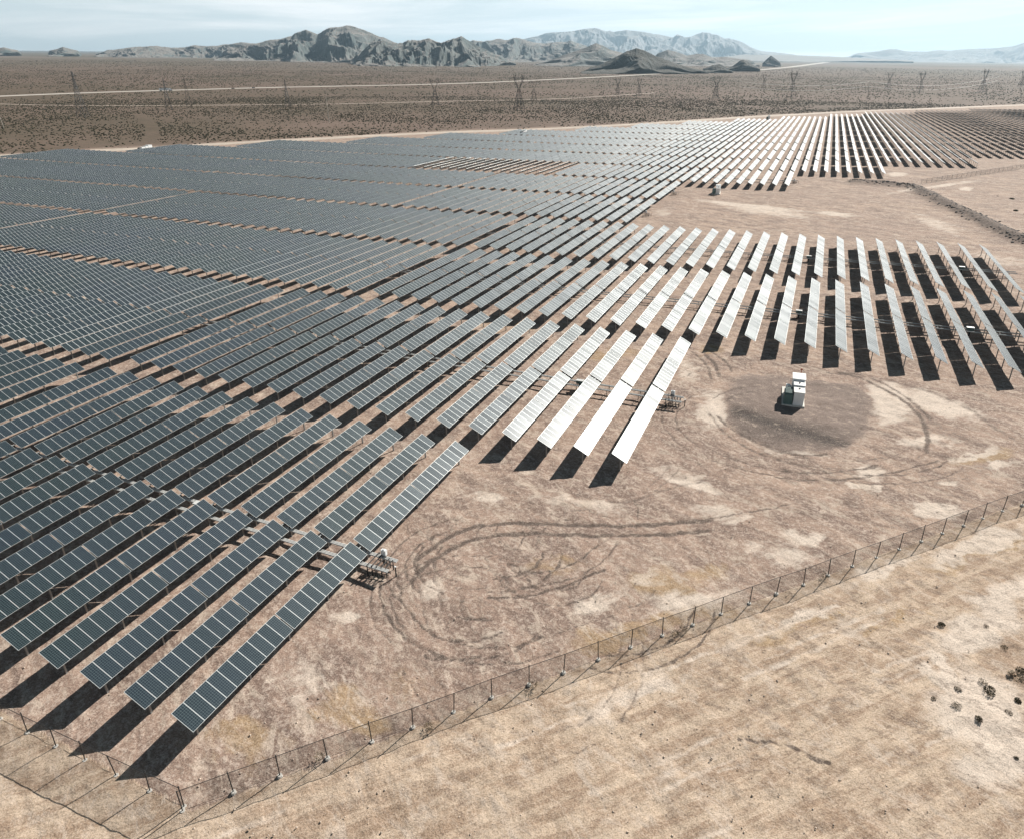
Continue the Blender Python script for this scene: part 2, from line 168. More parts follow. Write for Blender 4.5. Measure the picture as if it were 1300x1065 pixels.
# ------------------------------------------------------------------ mesh builder
class MB:
    def __init__(s): s.v = []; s.f = []; s.m = []; s.uv = []; s.ms = []
    def mi(s, m):
        if m not in s.ms: s.ms.append(m)
        return s.ms.index(m)
    def quad(s, pts, m, uv=None):
        i = len(s.v); s.v += [tuple(p) for p in pts]; s.f.append(tuple(range(i, i + len(pts)))); s.m.append(s.mi(m))
        s.uv.append(uv or [(0.3, 0.3)] * len(pts))
    def box(s, c, d, m, R=None, top=None, bot=None, topuv=None):
        x, y, z = d[0]/2, d[1]/2, d[2]/2; c = Vector(c)
        q = [Vector((sx*x, sy*y, sz*z)) for sz in (-1, 1) for sy in (-1, 1) for sx in (-1, 1)]
        if R: q = [R @ a for a in q]
        q = [a + c for a in q]
        s.quad([q[4], q[5], q[7], q[6]], top or m, topuv)
        s.quad([q[2], q[3], q[1], q[0]], bot or m)
        s.quad([q[0], q[1], q[5], q[4]], m); s.quad([q[1], q[3], q[7], q[5]], m)
        s.quad([q[3], q[2], q[6], q[7]], m); s.quad([q[2], q[0], q[4], q[6]], m)
    def tube(s, a, b, r, m, n=6, r2=None):
        a = Vector(a); b = Vector(b); d = (b - a)
        if d.length < 1e-6: return
        d.normalize(); u = d.orthogonal().normalized(); w = d.cross(u); r2 = r if r2 is None else r2
        A = [a + (u*math.cos(2*PI*k/n) + w*math.sin(2*PI*k/n))*r for k in range(n)]
        B = [b + (u*math.cos(2*PI*k/n) + w*math.sin(2*PI*k/n))*r2 for k in range(n)]
        for k in range(n): s.quad([A[k], A[(k+1) % n], B[(k+1) % n], B[k]], m)
        s.quad(A[::-1], m); s.quad(B, m)
    def mesh(s, name):
        me = bpy.data.meshes.new(name); me.from_pydata(s.v, [], s.f)
        for m in s.ms: me.materials.append(M[m])
        me.polygons.foreach_set('material_index', s.m)
        l = me.uv_layers.new(name='UVMap'); fl = [c for u in s.uv for p in u for c in p]
        l.data.foreach_set('uv', fl); me.update(); return me
    def build(s, name, parent=None, loc=(0,0,0)):
        return link(name, s.mesh(name), parent, loc)
def link(name, me, parent=None, loc=(0,0,0), rot=None):
    o = bpy.data.objects.new(name, me); COL.objects.link(o); o.location = loc
    if rot: o.rotation_euler = rot
    if parent: o.parent = parent
    return o
def tag(o, label=None, cat=None, group=None, kind=None):
    if label: o['label'] = label
    if cat: o['category'] = cat
    if group: o['group'] = group
    if kind: o['kind'] = kind
    return o
def empty(name, loc, rot=(0,0,0)):
    o = bpy.data.objects.new(name, None); COL.objects.link(o); o.location = loc; o.rotation_euler = rot; o.empty_display_size = .5; return o
def npmesh(name, V, F, mats, uv=None):
    me = bpy.data.meshes.new(name); k = F.shape[1]
    me.vertices.add(len(V)); me.vertices.foreach_set('co', V.astype(np.float32).ravel())
    me.loops.add(F.size); me.loops.foreach_set('vertex_index', F.astype(np.int32).ravel())
    me.polygons.add(len(F)); me.polygons.foreach_set('loop_start', np.arange(0, F.size, k, dtype=np.int32))
    me.polygons.foreach_set('loop_total', np.full(len(F), k, dtype=np.int32))
    for m in mats: me.materials.append(m)
    me.update(calc_edges=True); me.validate(); return me

# ------------------------------------------------------------------ ground sheet
def seg_dist(x, y, L):
    L = np.array(L, float); out = np.full(x.shape, 1e9)
    for (ax, ay), (bx, by) in zip(L[:-1], L[1:]):
        dx, dy = bx-ax, by-ay; q = dx*dx+dy*dy
        if q == 0: continue
        t = np.clip(((x-ax)*dx+(y-ay)*dy)/q, 0, 1)
        out = np.minimum(out, np.hypot(x-ax-t*dx, y-ay-t*dy))
    return out
def smooth_line(L, n=3):
    L = np.array(L, float)
    for _ in range(n):
        q = [L[0]]
        for a, b in zip(L[:-1], L[1:]): q += [a*.75+b*.25, a*.25+b*.75]
        q.append(L[-1]); L = np.array(q)
    return L
def inpoly(x, y, Pg):
    c = np.zeros(x.shape, bool); n = len(Pg)
    for i in range(n):
        x1, y1 = Pg[i]; x2, y2 = Pg[i-1]
        if y1 == y2: continue
        c ^= ((y1 > y) != (y2 > y)) & (x < (x2-x1)*(y-y1)/(y2-y1)+x1)
    return c
def make_ground():
    rs = [6.]
    while rs[-1] < 45000:
        r = rs[-1]; rs.append(r + (.24 if r < 60 else r*.004 if r < 260 else r*.011 if r < 3000 else r*.03))
    rs = np.array(rs); th = np.linspace(-.41-1.25, -.41+1.25, 1050)
    Rr, Th = np.meshgrid(rs, th, indexing='ij')
    x = (Rr*np.sin(Th)).ravel(); y = (Rr*np.cos(Th)).ravel(); r = Rr.ravel()
    z = terr(x, y)
    near = r < 420
    pale = np.zeros_like(x); dark = np.zeros_like(x); och = np.zeros_like(x); pad = np.zeros_like(x); out = np.zeros_like(x); veg = np.zeros_like(x)
    xn, yn = x[near], y[near]
    wx = xn + 1.6*(fbm(xn*.5, yn*.5, 4, 0)-.5)*2; wy = yn + 1.6*(fbm(xn*.5+50, yn*.5, 4, 3)-.5)*2
    def blobs(L):
        a = np.zeros_like(xn)
        for ox, oy, ux, uy, vx, vy, s in L:
            if s == 0: continue
            det = ux*vy-uy*vx
            if abs(det) < 1e-6: continue
            dx = wx-ox; dy = wy-oy
            p = (dx*vy-dy*vx)/det; q = (ux*dy-uy*dx)/det
            a = np.maximum(a, s*np.clip(1.5-np.hypot(p, q), 0, 1))
        return a
    pale[near] = blobs(PALE)*1.2; dark[near] = blobs(DARK)*.8; och[near] = blobs(OCHRE)
    dz = np.zeros_like(xn); jx = xn+.5*(fbm(xn*1.1, yn*1.1, 3, 2)-.5); jy = yn+.5*(fbm(xn*1.1+9, yn*1.1, 3, 5)-.5)
    dt = np.zeros_like(xn); lt = np.zeros_like(xn)
    ra = random.Random(21); extra = []
    def arc_pair(cx, cy, rx, ry, a0, a1, s, rot=0., w=.16):
        for k in (-.85, .85):
            extra.append((w, s, [(cx+(rx+k)*math.cos(a)*math.cos(rot)-(ry+k)*math.sin(a)*math.sin(rot), cy+(rx+k)*math.cos(a)*math.sin(rot)+(ry+k)*math.sin(a)*math.cos(rot)) for a in np.linspace(a0, a1, 14)]))
    for _ in range(22):
        q = ra.uniform(10.5, 19); a = ra.uniform(0, 6.28); arc_pair(2+ra.uniform(-4, 4), 86+ra.uniform(-4, 3), q, q*ra.uniform(.8, 1.3), a, a+ra.uniform(.4, 1.5), ra.uniform(.2, .75))
    for _ in range(20):
        q = ra.uniform(4, 11); a = ra.uniform(0, 6.28); arc_pair(-19+ra.uniform(-6, 7), 45+ra.uniform(-7, 7), q, q*ra.uniform(.7, 1.5), a, a+ra.uniform(.8, 2.8), ra.uniform(.4, .9), .75, .13)
    for _ in range(12):
        q = ra.uniform(25, 60); a = ra.uniform(-.6, .6); arc_pair(-14-q+ra.uniform(-6, 12), 60+ra.uniform(-12, 12), q, q, a, a+ra.uniform(.2, .5), ra.uniform(.25, .5), .2, .14)
    for _ in range(46):                                # straight graded streaks of the road outside the fence
        o_ = ra.gauss(8.5, 3.6); t0 = ra.uniform(-4, 52); t1 = t0+ra.uniform(7, 26); wob = ra.uniform(-.5, .5)
        if o_ < 2.5: continue
        sg = ra.choice((1, -1, -1)); extra.append((ra.uniform(.07, .2) if sg > 0 else ra.uniform(.08, .3), sg*(ra.uniform(.15, .42) if sg > 0 else ra.uniform(.3, .7)), [(-30+.687*t+.727*(o_+wob*(t-t0)/20), 16.35+.727*t-.687*(o_+wob*(t-t0)/20)) for t in np.linspace(t0, t1, 8)]))
    for w, s, L in TRACKS+extra:
        L = smooth_line(L, 2); c = (xn > L[:,0].min()-3) & (xn < L[:,0].max()+3) & (yn > L[:,1].min()-3) & (yn < L[:,1].max()+3)
        if not c.any(): continue
        dd = seg_dist(jx[c], jy[c], L); br = .55+.9*fbm(xn[c]*1.7, yn[c]*1.7, 3, 4)
        g = np.exp(-(dd/(w*1.3))**2)*np.clip(br, 0, 1.2)
        if s > 0: dt[c] = np.maximum(dt[c], g*s)
        else: lt[c] = np.maximum(lt[c], -g*s)
        dz[c] += (-.025*np.exp(-(dd/w)**2)+.015*np.exp(-((dd-w*2)/(w*.8))**2))*abs(s)
    dark[near] = np.maximum(dark[near], dt); pale[near] = np.maximum(pale[near], lt)
    # gravel pad with a shallow furrow; dark shadow band in front painted into the mask
    rp = np.random.default_rng(3); ip = sum(inpoly(wx*.5+xn*.5+rp.normal(0, .45), wy*.5+yn*.5+rp.normal(0, .45), PAD).astype(float) for _ in range(14))/14; pad[near] = ip
    rut_shade = np.exp(-(seg_dist(xn, yn, [(-5, 84.5), (-1, 83), (4, 81.5), (7.4, 80.2)])/2.1)**2)
    dark[near] = np.maximum(dark[near], rut_shade*ip); pale[near] *= 1-ip; och[near] *= 1-ip
    dz += ip*.08-.06*rut_shade*ip
    # outside the fence
    side = (x+30)*.731-(y-16)*.682
    out[:] = np.where((side > 0) | (y < 16.5), 1, 0)*(r < 200)
    # lumpy relief
    dz += (fbm(xn*.9, yn*.9, 4, 1)-.5)*.16 + (fbm(xn*.12, yn*.12, 3, 6)-.5)*.25
    # drainage bank on the right
    db = seg_dist(xn, yn, BERM)
    dz += 1.3*np.exp(-((db)/3.0)**2); dark[near] = np.maximum(dark[near], .95*np.exp(-(db/4.2)**2)*(.6+.8*fbm(xn*.4, yn*.4, 3, 2)))
    zz = z.copy(); zz[near] += dz*np.clip((420-r[near])/80, 0, 1)
    bd = np.interp(x, [p[0] for p in PERIM], [p[1] for p in PERIM])
    veg = smst((y-bd)/40)*(x > -470)+(x <= -470)*1.0
    f = smst((r-1500)/9000)
    V = np.stack([x, y, zz], 1); nr, nt_ = Rr.shape
    i = np.arange(nr*nt_).reshape(nr, nt_)
    F = np.stack([i[:-1, :-1].ravel(), i[:-1, 1:].ravel(), i[1:, 1:].ravel(), i[1:, :-1].ravel()], 1)
    me = npmesh('ground', V, F, [ground_mat()])
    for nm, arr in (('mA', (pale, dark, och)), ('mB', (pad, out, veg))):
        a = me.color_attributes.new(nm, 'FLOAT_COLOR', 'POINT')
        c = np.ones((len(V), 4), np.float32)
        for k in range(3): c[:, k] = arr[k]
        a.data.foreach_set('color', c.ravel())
    me.polygons.foreach_set('use_smooth', np.ones(len(F), bool))
    o = link('ground', me); tag(o, kind='structure'); return o
def ground_mat():
    m, nt, b = mat('desert soil')
    g = N(nt, 'ShaderNodeNewGeometry'); P1 = g.outputs['Position']
    mo = N(nt, 'ShaderNodeVectorMath', operation='ADD'); nt.links.new(P1, mo.inputs[0]); mo.inputs[1].default_value = (5317.37, 4211.73, 953.17); P0 = mo.outputs[0]
    A = N(nt, 'ShaderNodeVertexColor', layer_name='mA'); B = N(nt, 'ShaderNodeVertexColor', layer_name='mB')
    sa = N(nt, 'ShaderNodeSeparateColor'); sb = N(nt, 'ShaderNodeSeparateColor')
    nt.links.new(A.outputs[0], sa.inputs[0]); nt.links.new(B.outputs[0], sb.inputs[0])
    pale, dark, och = sa.outputs; pad, outm, veg = sb.outputs
    fang = math.atan2(1.93, 1.8)
    pf = mapping(nt, mapping(nt, P0, (0, 0, -fang)), (0, 0, 0), (.22, 1, 1))       # long grain along the fence road
    px = mapping(nt, mapping(nt, P0, (0, 0, .5)), (0, 0, 0), (.45, 1, 1))
    n_big = noise(nt, P0, .035, 4, .55, .4); n_mid = noise(nt, px, .32, 8, .68, .5); n_fine = noise(nt, P0, 2.6, 8, .72)
    n_gr = noise(nt, P0, 9, 4, .8); n_st = noise(nt, pf, .9, 8, .72, .3); n_st2 = noise(nt, pf, 3.2, 6, .7)
    vor = N(nt, 'ShaderNodeTexVoronoi', inp={'Scale': 5.5}); nt.links.new(P0, vor.inputs['Vector'])
    c = mixc(nt, mapr(nt, n_big, .35, .65), (.325, .228, .180), (.43, .308, .235))
    c = mixc(nt, mapr(nt, n_mid, .43, .57), c, (.225, .158, .128))
    c = mixc(nt, mapr(nt, n_fine, .50, .60, 0, .6), c, (.62, .51, .43))
    # outside the fence: tan, streaked
    oc = mixc(nt, mapr(nt, n_st, .43, .56), (.60, .47, .35), (.37, .262, .182))
    oc = mixc(nt, mapr(nt, n_st2, .50, .75, 0, .6), oc, (.68, .54, .40))
    c = mixc(nt, math_(nt, 'MULTIPLY', outm, .85), c, oc)
    pl = mapping(nt, mapping(nt, P0, (0, 0, -fang)), (0, 0, 0), (.05, 1, 1))
    n_ln = noise(nt, pl, 1.5, 6, .7, .2); n_lm = noise(nt, P0, .09, 3, .6)
    ln = math_(nt, 'MULTIPLY', mapr(nt, n_ln, .50, .60, 0, .75), mapr(nt, n_lm, .40, .58))
    oc = mixc(nt, ln, oc, (.25, .175, .118))
    oc = mixc(nt, math_(nt, 'MULTIPLY', mapr(nt, n_ln, .47, .38, 0, .7), mapr(nt, n_lm, .42, .6)), oc, (.66, .53, .38))
    # masks broken up by noise
    def ragged(mask, nz, amt=.9, k=3.2):
        q = math_(nt, 'ADD', mask, math_(nt, 'MULTIPLY', math_(nt, 'SUBTRACT', nz, .5), amt*2))
        q = math_(nt, 'MULTIPLY', math_(nt, 'SUBTRACT', q, .37), k, clamp=True)
        return math_(nt, 'MULTIPLY', q, math_(nt, 'MULTIPLY', mask, 3., clamp=True))
    c = mixc(nt, math_(nt, 'MULTIPLY', ragged(och, n_mid), .75), c, (.40, .275, .155))
    pn = math_(nt, 'ADD', math_(nt, 'MULTIPLY', n_mid, .5), math_(nt, 'MULTIPLY', n_st, .5))
    c = mixc(nt, math_(nt, 'MULTIPLY', ragged(pale, pn, 1.5, 2.1), .85), c, mixc(nt, n_fine, (.60, .50, .42), (.84, .73, .62)))
    # stray pale scuffs everywhere in the yard
    sc_ = mapr(nt, noise(nt, px, .75, 9, .74, .8), .52, .62, 0, .8)
    notveg = math_(nt, 'SUBTRACT', 1., veg, clamp=True)
    c = mixc(nt, math_(nt, 'MULTIPLY', sc_, notveg), c, (.56, .46, .375))
    c = mixc(nt, math_(nt, 'MULTIPLY', ragged(dark, n_fine, .5, 2.4), .88), c, (.095, .072, .062))
    c = mixc(nt, pad, c, mixc(nt, mapr(nt, n_mid, .35, .65), (.25, .195, .168), (.205, .158, .136)))
    c = mixc(nt, math_(nt, 'MULTIPLY', math_(nt, 'MULTIPLY', pad, dark), .95), c, (.055, .047, .045))  # shadow band across the pad front, painted as dark soil colour
    n_pt = noise(nt, mapping(nt, P0, (0, 0, .9), (.6, 1, 1)), 1.15, 9, .8, .4)
    c = mixc(nt, math_(nt, 'MULTIPLY', math_(nt, 'MULTIPLY', mapr(nt, n_pt, .52, .58), mapr(nt, n_big, .42, .58, .35, 1)), .5), c, (.165, .122, .100))
    c = mixc(nt, math_(nt, 'MULTIPLY', mapr(nt, n_pt, .46, .38), .45), c, (.62, .50, .40))
    # pebbles
    peb = math_(nt, 'MULTIPLY', mapr(nt, n_gr, .50, .60), .6)
    c = mixc(nt, peb, c, mixc(nt, .7, c, (.03, .025, .02)))
    c = mixc(nt, math_(nt, 'MULTIPLY', mapr(nt, n_gr, .47, .38), .42), c, (.6, .5, .42))
    # open desert beyond the site
    vb = noise(nt, P0, .0035, 6, .6); vs = noise(nt, P0, .22, 6, .75); vm = noise(nt, P0, .018, 6, .7)
    vc = mixc(nt, mapr(nt, vb, .40, .62), (.25, .195, .165), (.175, .145, .112))
    vc = mixc(nt, mapr(nt, vm, .4, .65, 0, .6), vc, (.135, .115, .088))
    vc = mixc(nt, mapr(nt, vs, .50, .68, 0, .7), vc, (.075, .066, .05))
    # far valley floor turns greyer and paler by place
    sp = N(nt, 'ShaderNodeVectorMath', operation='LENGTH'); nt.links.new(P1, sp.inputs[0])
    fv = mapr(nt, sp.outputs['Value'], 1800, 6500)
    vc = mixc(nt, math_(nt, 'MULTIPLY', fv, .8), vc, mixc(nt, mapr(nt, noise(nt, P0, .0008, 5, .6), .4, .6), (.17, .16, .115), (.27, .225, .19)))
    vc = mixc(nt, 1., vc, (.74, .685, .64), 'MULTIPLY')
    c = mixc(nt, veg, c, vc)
    nt.links.new(c, b.inputs['Base Color']); b.inputs['Roughness'].default_value = .95; b.inputs['Specular IOR Level'].default_value = .1
    h = math_(nt, 'ADD', math_(nt, 'MULTIPLY', n_fine, .7), math_(nt, 'MULTIPLY', n_mid, .6))
    h = math_(nt, 'ADD', h, math_(nt, 'MULTIPLY', n_gr, .22))
    h = math_(nt, 'ADD', h, math_(nt, 'MULTIPLY', math_(nt, 'MULTIPLY', n_st2, outm), .6))
    bp = N(nt, 'ShaderNodeBump', inp={'Strength': .75, 'Distance': .13}); nt.links.new(h, bp.inputs['Height'])
    nt.links.new(bp.outputs[0], b.inputs['Normal'])
    return m

def ribbon(name, L, w, m, lift=.25, sub=3, step=None, col=None):
    L = smooth_line(L, sub)
    # resample to short steps
    q = [L[0]]
    for a, b2 in zip(L[:-1], L[1:]):
        d = np.hypot(*(b2-a)); n = max(1, int(d/(step or 20)))
        for k in range(1, n+1): q.append(a+(b2-a)*k/n)
    L = np.array(q); t = np.gradient(L, axis=0); t /= np.hypot(t[:, 0], t[:, 1])[:, None]+1e-9
    nrm = np.stack([-t[:, 1], t[:, 0]], 1); cols = np.linspace(-.5, .5, 5)
    wv = np.array([w(*p) if callable(w) else w for p in L])
    wv = wv*(.85+.3*vn(np.arange(len(L))*.3, np.zeros(len(L)), 2))
    V = []; 
    for c in cols:
        p = L+nrm*(c*wv)[:, None]; z = terr(p[:, 0], p[:, 1])+lift*(1 if abs(c) < .49 else -.5)
        V.append(np.stack([p[:, 0], p[:, 1], z], 1))
    V = np.stack(V, 1); n = len(L); i = np.arange(n*5).reshape(n, 5)
    F = np.stack([i[:-1, :-1].ravel(), i[:-1, 1:].ravel(), i[1:, 1:].ravel(), i[1:, :-1].ravel()], 1)
    me = npmesh(name, V.reshape(-1, 3), F, [m]); o = link(name, me); tag(o, kind='structure'); return o
def road_mat(name, c1, c2, sc=.1):
    m, nt, b = mat(name); g = N(nt, 'ShaderNodeNewGeometry')
    c = mixc(nt, mapr(nt, noise(nt, g.outputs['Position'], sc, 6, .7), .35, .65), c1, c2)
    nt.links.new(c, b.inputs['Base Color']); b.inputs['Roughness'].default_value = .95; return m

# ------------------------------------------------------------------ hills
def rock_mat(name, c1, c2, c3, sc):
    m, nt, b = mat(name); g = N(nt, 'ShaderNodeNewGeometry'); P0 = g.outputs['Position']
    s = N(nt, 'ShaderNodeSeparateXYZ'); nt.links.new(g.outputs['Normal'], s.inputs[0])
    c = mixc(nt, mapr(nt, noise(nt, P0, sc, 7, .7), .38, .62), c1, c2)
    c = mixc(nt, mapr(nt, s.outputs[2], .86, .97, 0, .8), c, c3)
    nt.links.new(c, b.inputs['Base Color']); b.inputs['Roughness'].default_value = .95
    bp = N(nt, 'ShaderNodeBump', inp={'Strength': .8, 'Distance': 12}); nt.links.new(noise(nt, P0, sc*4, 6, .7), bp.inputs['Height'])
    nt.links.new(bp.outputs[0], b.inputs['Normal']); return m
def make_hill(name, R, prof, depth, spur, m, seed, fine=1.0, back=None, rough=.10):
    az = np.array([p[0] for p in prof]); hh = np.array([p[1] for p in prof])
    nu = int(np.clip((az[-1]-az[0])*3200*fine, 90, 1000)); nv = 130
    u = np.linspace(az[0], az[-1], nu); H = np.interp(u, az, hh)
    ed = smst(np.minimum((u-az[0]), (az[-1]-u))/(.07*(az[-1]-az[0])+1e-6)); H = H*ed
    arc = u*R
    H = H+ed*(fbm(arc/(spur*.5), arc*0+seed, 5, seed)-.5)*H.max()*rough
    back = back or depth*.8
    v = np.linspace(-1, .6, nv)                     # -1 foot facing the farm, 0 ridge, 1 back foot
    U, Vv = np.meshgrid(u, v, indexing='ij'); H = np.maximum(H, 0)
    kw = max(3, int(nu*.05)); ker = np.hanning(2*kw+1); ker /= ker.sum(); Hs = np.convolve(np.pad(H, kw, mode='constant'), ker, 'valid')
    t0 = 1-np.abs(Vv)
    du = (fbm(U*R/(spur*1.6)+9, Vv*2.2+seed, 3, seed+3)-.5)*spur*3.2/R+(1-t0)*spur*.6/R
    Hsm = np.interp(U+du*(1-t0), u, Hs); Hh = Hsm+(H[:, None]-Hsm)*t0**5
    ww = (np.maximum(Hh, 0)/H.max())**.6                         # lower parts are narrower
    mean = (fbm(U*R/(depth*1.1), Vv*0+3+seed, 2, seed)-.5)*depth*.45
    D_ = np.where(Vv < 0, Vv*depth*ww, Vv*back*ww)+mean
    X = (R+D_)*np.sin(U); Y = (R+D_)*np.cos(U)
    t = 1-np.abs(Vv)
    base = t**1.3
    al = U*R/spur; ac = D_/spur
    wa = al+.9*(fbm(al*.7+3, ac*.7+seed, 3, seed)-.5); wc = ac+.9*(fbm(al*.7+31, ac*.7+seed, 3, seed+1)-.5)
    rg = ridged(wa, wc*.45+seed, 5, seed)
    rg2 = ridged(wa*2.3+5, wc*1.1+seed, 4, seed+2)
    m1 = np.minimum(1, 3.2*t*(1-t)+.25*t)*(t > 0)
    am = .45 if depth < 600 else 1.
    z = Hh*(base+am*1.5*m1*(rg-.66)*(.45+.55*(1-t))+am*.42*m1*(rg2-.58))
    z = np.minimum(z, Hh*np.minimum(1.25*t**.85, 1)+.5)
    Z = terr(X, Y)+np.maximum(z, -2)-3*(t < .02)-(t < .001)*8
    V = np.stack([X, Y, Z], 2).reshape(-1, 3); i = np.arange(nu*nv).reshape(nu, nv)
    F = np.stack([i[:-1, :-1].ravel(), i[1:, :-1].ravel(), i[1:, 1:].ravel(), i[:-1, 1:].ravel()], 1)
    me = npmesh(name, V, F, [m]); me.polygons.foreach_set('use_smooth', np.ones(len(F), bool))
    o = link(name, me); tag(o, kind='structure'); return o

# ------------------------------------------------------------------ solar rows
def panel_mesh():
    b = MB(); L, W, t = MODL, MODW-.010, .042; f = .021
    x, y = L/2, W/2; xi, yi = x-f, y-f; zt = t/2; zg = zt-.006
    o = [(-x,-y), (x,-y), (x,y), (-x,y)]; n = [(-xi,-yi), (xi,-yi), (xi,yi), (-xi,yi)]
    for k in range(4):
        j = (k+1) % 4
        b.quad([(*o[k], zt), (*o[j], zt), (*n[j], zt), (*n[k], zt)], 'frame')
        b.quad([(*o[j], zt), (*o[k], zt), (*o[k], -zt), (*o[j], -zt)], 'frame')
        b.quad([(*n[k], zt), (*n[j], zt), (*n[j], zg), (*n[k], zg)], 'frame')
        b.quad([(*o[j], -zt), (*o[k], -zt), (*n[k], -zt), (*n[j], -zt)], 'frame')
        b.quad([(*n[j], -zt), (*n[k], -zt), (*n[k], zg-.008), (*n[j], zg-.008)], 'frame')
    e = .0115; e2 = .0255
    b.quad([(*n[0], zg), (*n[1], zg), (*n[2], zg), (*n[3], zg)], 'glass', [(e, e2), (1-e, e2), (1-e, 1-e2), (e, 1-e2)])
    b.quad([(*n[3], zg-.008), (*n[2], zg-.008), (*n[1], zg-.008), (*n[0], zg-.008)], 'back')
    b.box((0, 0, zg-.03), (.12, .1, .03), 'rubber')
    return b.mesh('solar_panel')
def Ry(a): return Matrix.Rotation(a, 3, 'Y')
OFFS = []      # centre of each of the four banks of ten along the row
for k in range(4):
    OFFS.append(-LEN/2+MODW*10*(k+.5)+(GS if k in (1,) else GS+GM if k == 2 else 2*GS+GM if k == 3 else 0))
POSTS = [-19.2, -14.2, -9.9, -5.0, -.9, .9, 5.0, 9.9, 14.2, 19.2]
def bank_faces(b, yc, tilt, jit, zc, n=10):
    """ten modules side by side as thin slabs, tilt about the row axis"""
    for i in range(n):
        y = yc+(i-(n-1)/2)*MODW; R = Ry(tilt) @ Matrix.Rotation(jit[i], 3, 'X')
        c = Ry(tilt) @ Vector((0, 0, .12)); u0 = i
        b.box((c.x, y, zc+c.z), (MODL, MODW-.006, .04), 'frame', R, top='glass', bot='back',
              topuv=[(0, u0), (1, u0), (1, u0+1), (0, u0+1)])
def tube_piece(b, tilt):
    b.tube((0, -LEN/2+.3, HUB), (0, LEN/2-.3, HUB), .065, 'steel', 8)
post_b = MB(); post_b.box((0, 0, HUB/2-.35), (.10, .02, HUB+.6), 'steel'); post_b.box((-.055, 0, HUB/2-.35), (.012, .14, HUB+.6), 'steel'); post_b.box((.055, 0, HUB/2-.35), (.012, .14, HUB+.6), 'steel'); post_b.box((0, 0, HUB-.02), (.2, .2, .2), 'darksteel')
ME_POST = post_b.mesh('post')
tb = MB(); tube_piece(tb, 0)
ME_TUBE = tb.mesh('torque_tube')
rb = MB(); rb.box((0, 0, .045), (1.2, .06, .07), 'steel'); ME_RAIL = rb.mesh('rail')
ME_PANEL = panel_mesh()
gb = MB(); gb.box((0, 0, 0), (.24, .2, .34), 'darksteel'); gb.tube((0, 0, -.17), (.3, 0, -.5), .04, 'steel'); gb.tube((-.12, 0, 0), (.26, 0, 0), .09, 'darksteel', 8)
ME_GEAR = gb.mesh('tilt_gear')
ME_BANK = []
for k in range(6):
    b_ = MB(); bank_faces(b_, 0, 0, [random.gauss(0, .004) for _ in range(10)], 0); ME_BANK.append(b_.mesh('panel_bank'))
ME_ROW = []
for k in range(5):
    b_ = MB()
    for yo in OFFS: bank_faces(b_, yo, TILT, [random.gauss(0, .004) for _ in range(10)], HUB)
    tube_piece(b_, 0)
    for yp in POSTS: b_.box((0, yp, HUB/2-.3), (.11, .11, HUB+.6), 'steel')
    ME_ROW.append(b_.mesh('tracker_row'))

def colx(c, k):
    x0 = {-1: -33.32, 0: -33.6, 1: -33.1, 2: -32.75}.get(k, -33.1)
    x = x0+c*P; s = 0
    if k <= 0 and c <= -14: s += .38
    if k in (1, 2) and c <= -11: s += .42
    if k in (1, 2) and c <= -41: s += .8
    if k in (3, 4) and c <= -22: s += .35
    if k in (3, 4) and c <= -50: s += .4
    if k >= 5 and c <= -32: s += .3
    return x-s*P
def kstart(k, c):
    y = 19.80 if k == -1 else 63.87+PITCHY*k
    if k <= 0 and c <= -14: y -= .6
    return y
RIGHT = {-1: 0, 0: 4, 1: 16, 2: 16, 3: -4, 4: -4, 5: 5, 6: 13, 7: 22, 8: 34}
def inside_back(x, y):
    for (ax, ay), (bx, by) in zip(BACK[:-1], BACK[1:]):
        d1 = ax*by-ay*bx
        # same bearing wedge
        if (ax*y-ay*x) <= 0 and (bx*y-by*x) > 0:
            # compare along the bearing
            den = x*(by-ay)-y*(bx-ax)
            if abs(den) < 1e-9: return True
            t = (ax*(by-ay)-ay*(bx-ax))/den
            return t > 1.0
    return False
CAMP = Vector((0, 0, 40.33)); YAW = 0.42; ROLL = -0.0207; PT = 0.4204
_fw = Vector((-math.sin(YAW)*math.cos(PT), math.cos(YAW)*math.cos(PT), -math.sin(PT)))
_rt = Vector((math.cos(YAW), math.sin(YAW), 0)); _up = _rt.cross(_fw)
_r2 = _rt*math.cos(ROLL)+_up*math.sin(ROLL); _u2 = -_rt*math.sin(ROLL)+_up*math.cos(ROLL)
def seen(x, y, z, m=.06):
    """is a point inside the view (only used to leave out rows the photograph shows nothing of)"""
    v = Vector((x, y, z))-CAMP; d = v.dot(_fw)
    if d <= 1: return False
    a = 853.35*v.dot(_r2)/d; b = 853.35*v.dot(_u2)/d
    return -650*(1+m) < a < 650*(1+m) and -580*(1+m) < b < 490
rows = []
for k in range(-1, 19):
    rc = RIGHT.get(k, 60)
    for c in range(rc, -110, -1):
        x = colx(c, k); y0 = kstart(k, c); y1 = y0+LEN
        if k >= 3 and not inside_back(x, y1): continue
        if not any(seen(x, y0+(y1-y0)*t, T(x, y0)+1) for t in (0, .25, .5, .75, 1)): continue
        d = math.dist((x, y0+LEN/2, 0), (0, 0, 40)); rows.append((d, k, c, x, y0, rc))
rows.sort()
print('rows', len(rows))
NBANK = {-1: 'nearest bank by the fence', 0: 'second bank from the fence', 1: 'third bank, behind the inverter station', 2: 'fourth bank, short of the yard', 3: 'fifth bank, left of the yard', 4: 'sixth bank'}
def ordw(n):
    W_ = ['rightmost', 'second', 'third', 'fourth', 'fifth', 'sixth', 'seventh', 'eighth', 'ninth', 'tenth', 'eleventh', 'twelfth']
    if n < len(W_): return W_[n]+('' if n == 0 else ' from right')
    n += 1; s = 'th' if 10 <= n % 100 <= 20 else {1: 'st', 2: 'nd', 3: 'rd'}.get(n % 10, 'th')
    return '%d%s from right' % (n, s)
t1 = 0; t2 = 0; NT1 = 58; NT2 = 170; NT3 = 300
far_rows = []
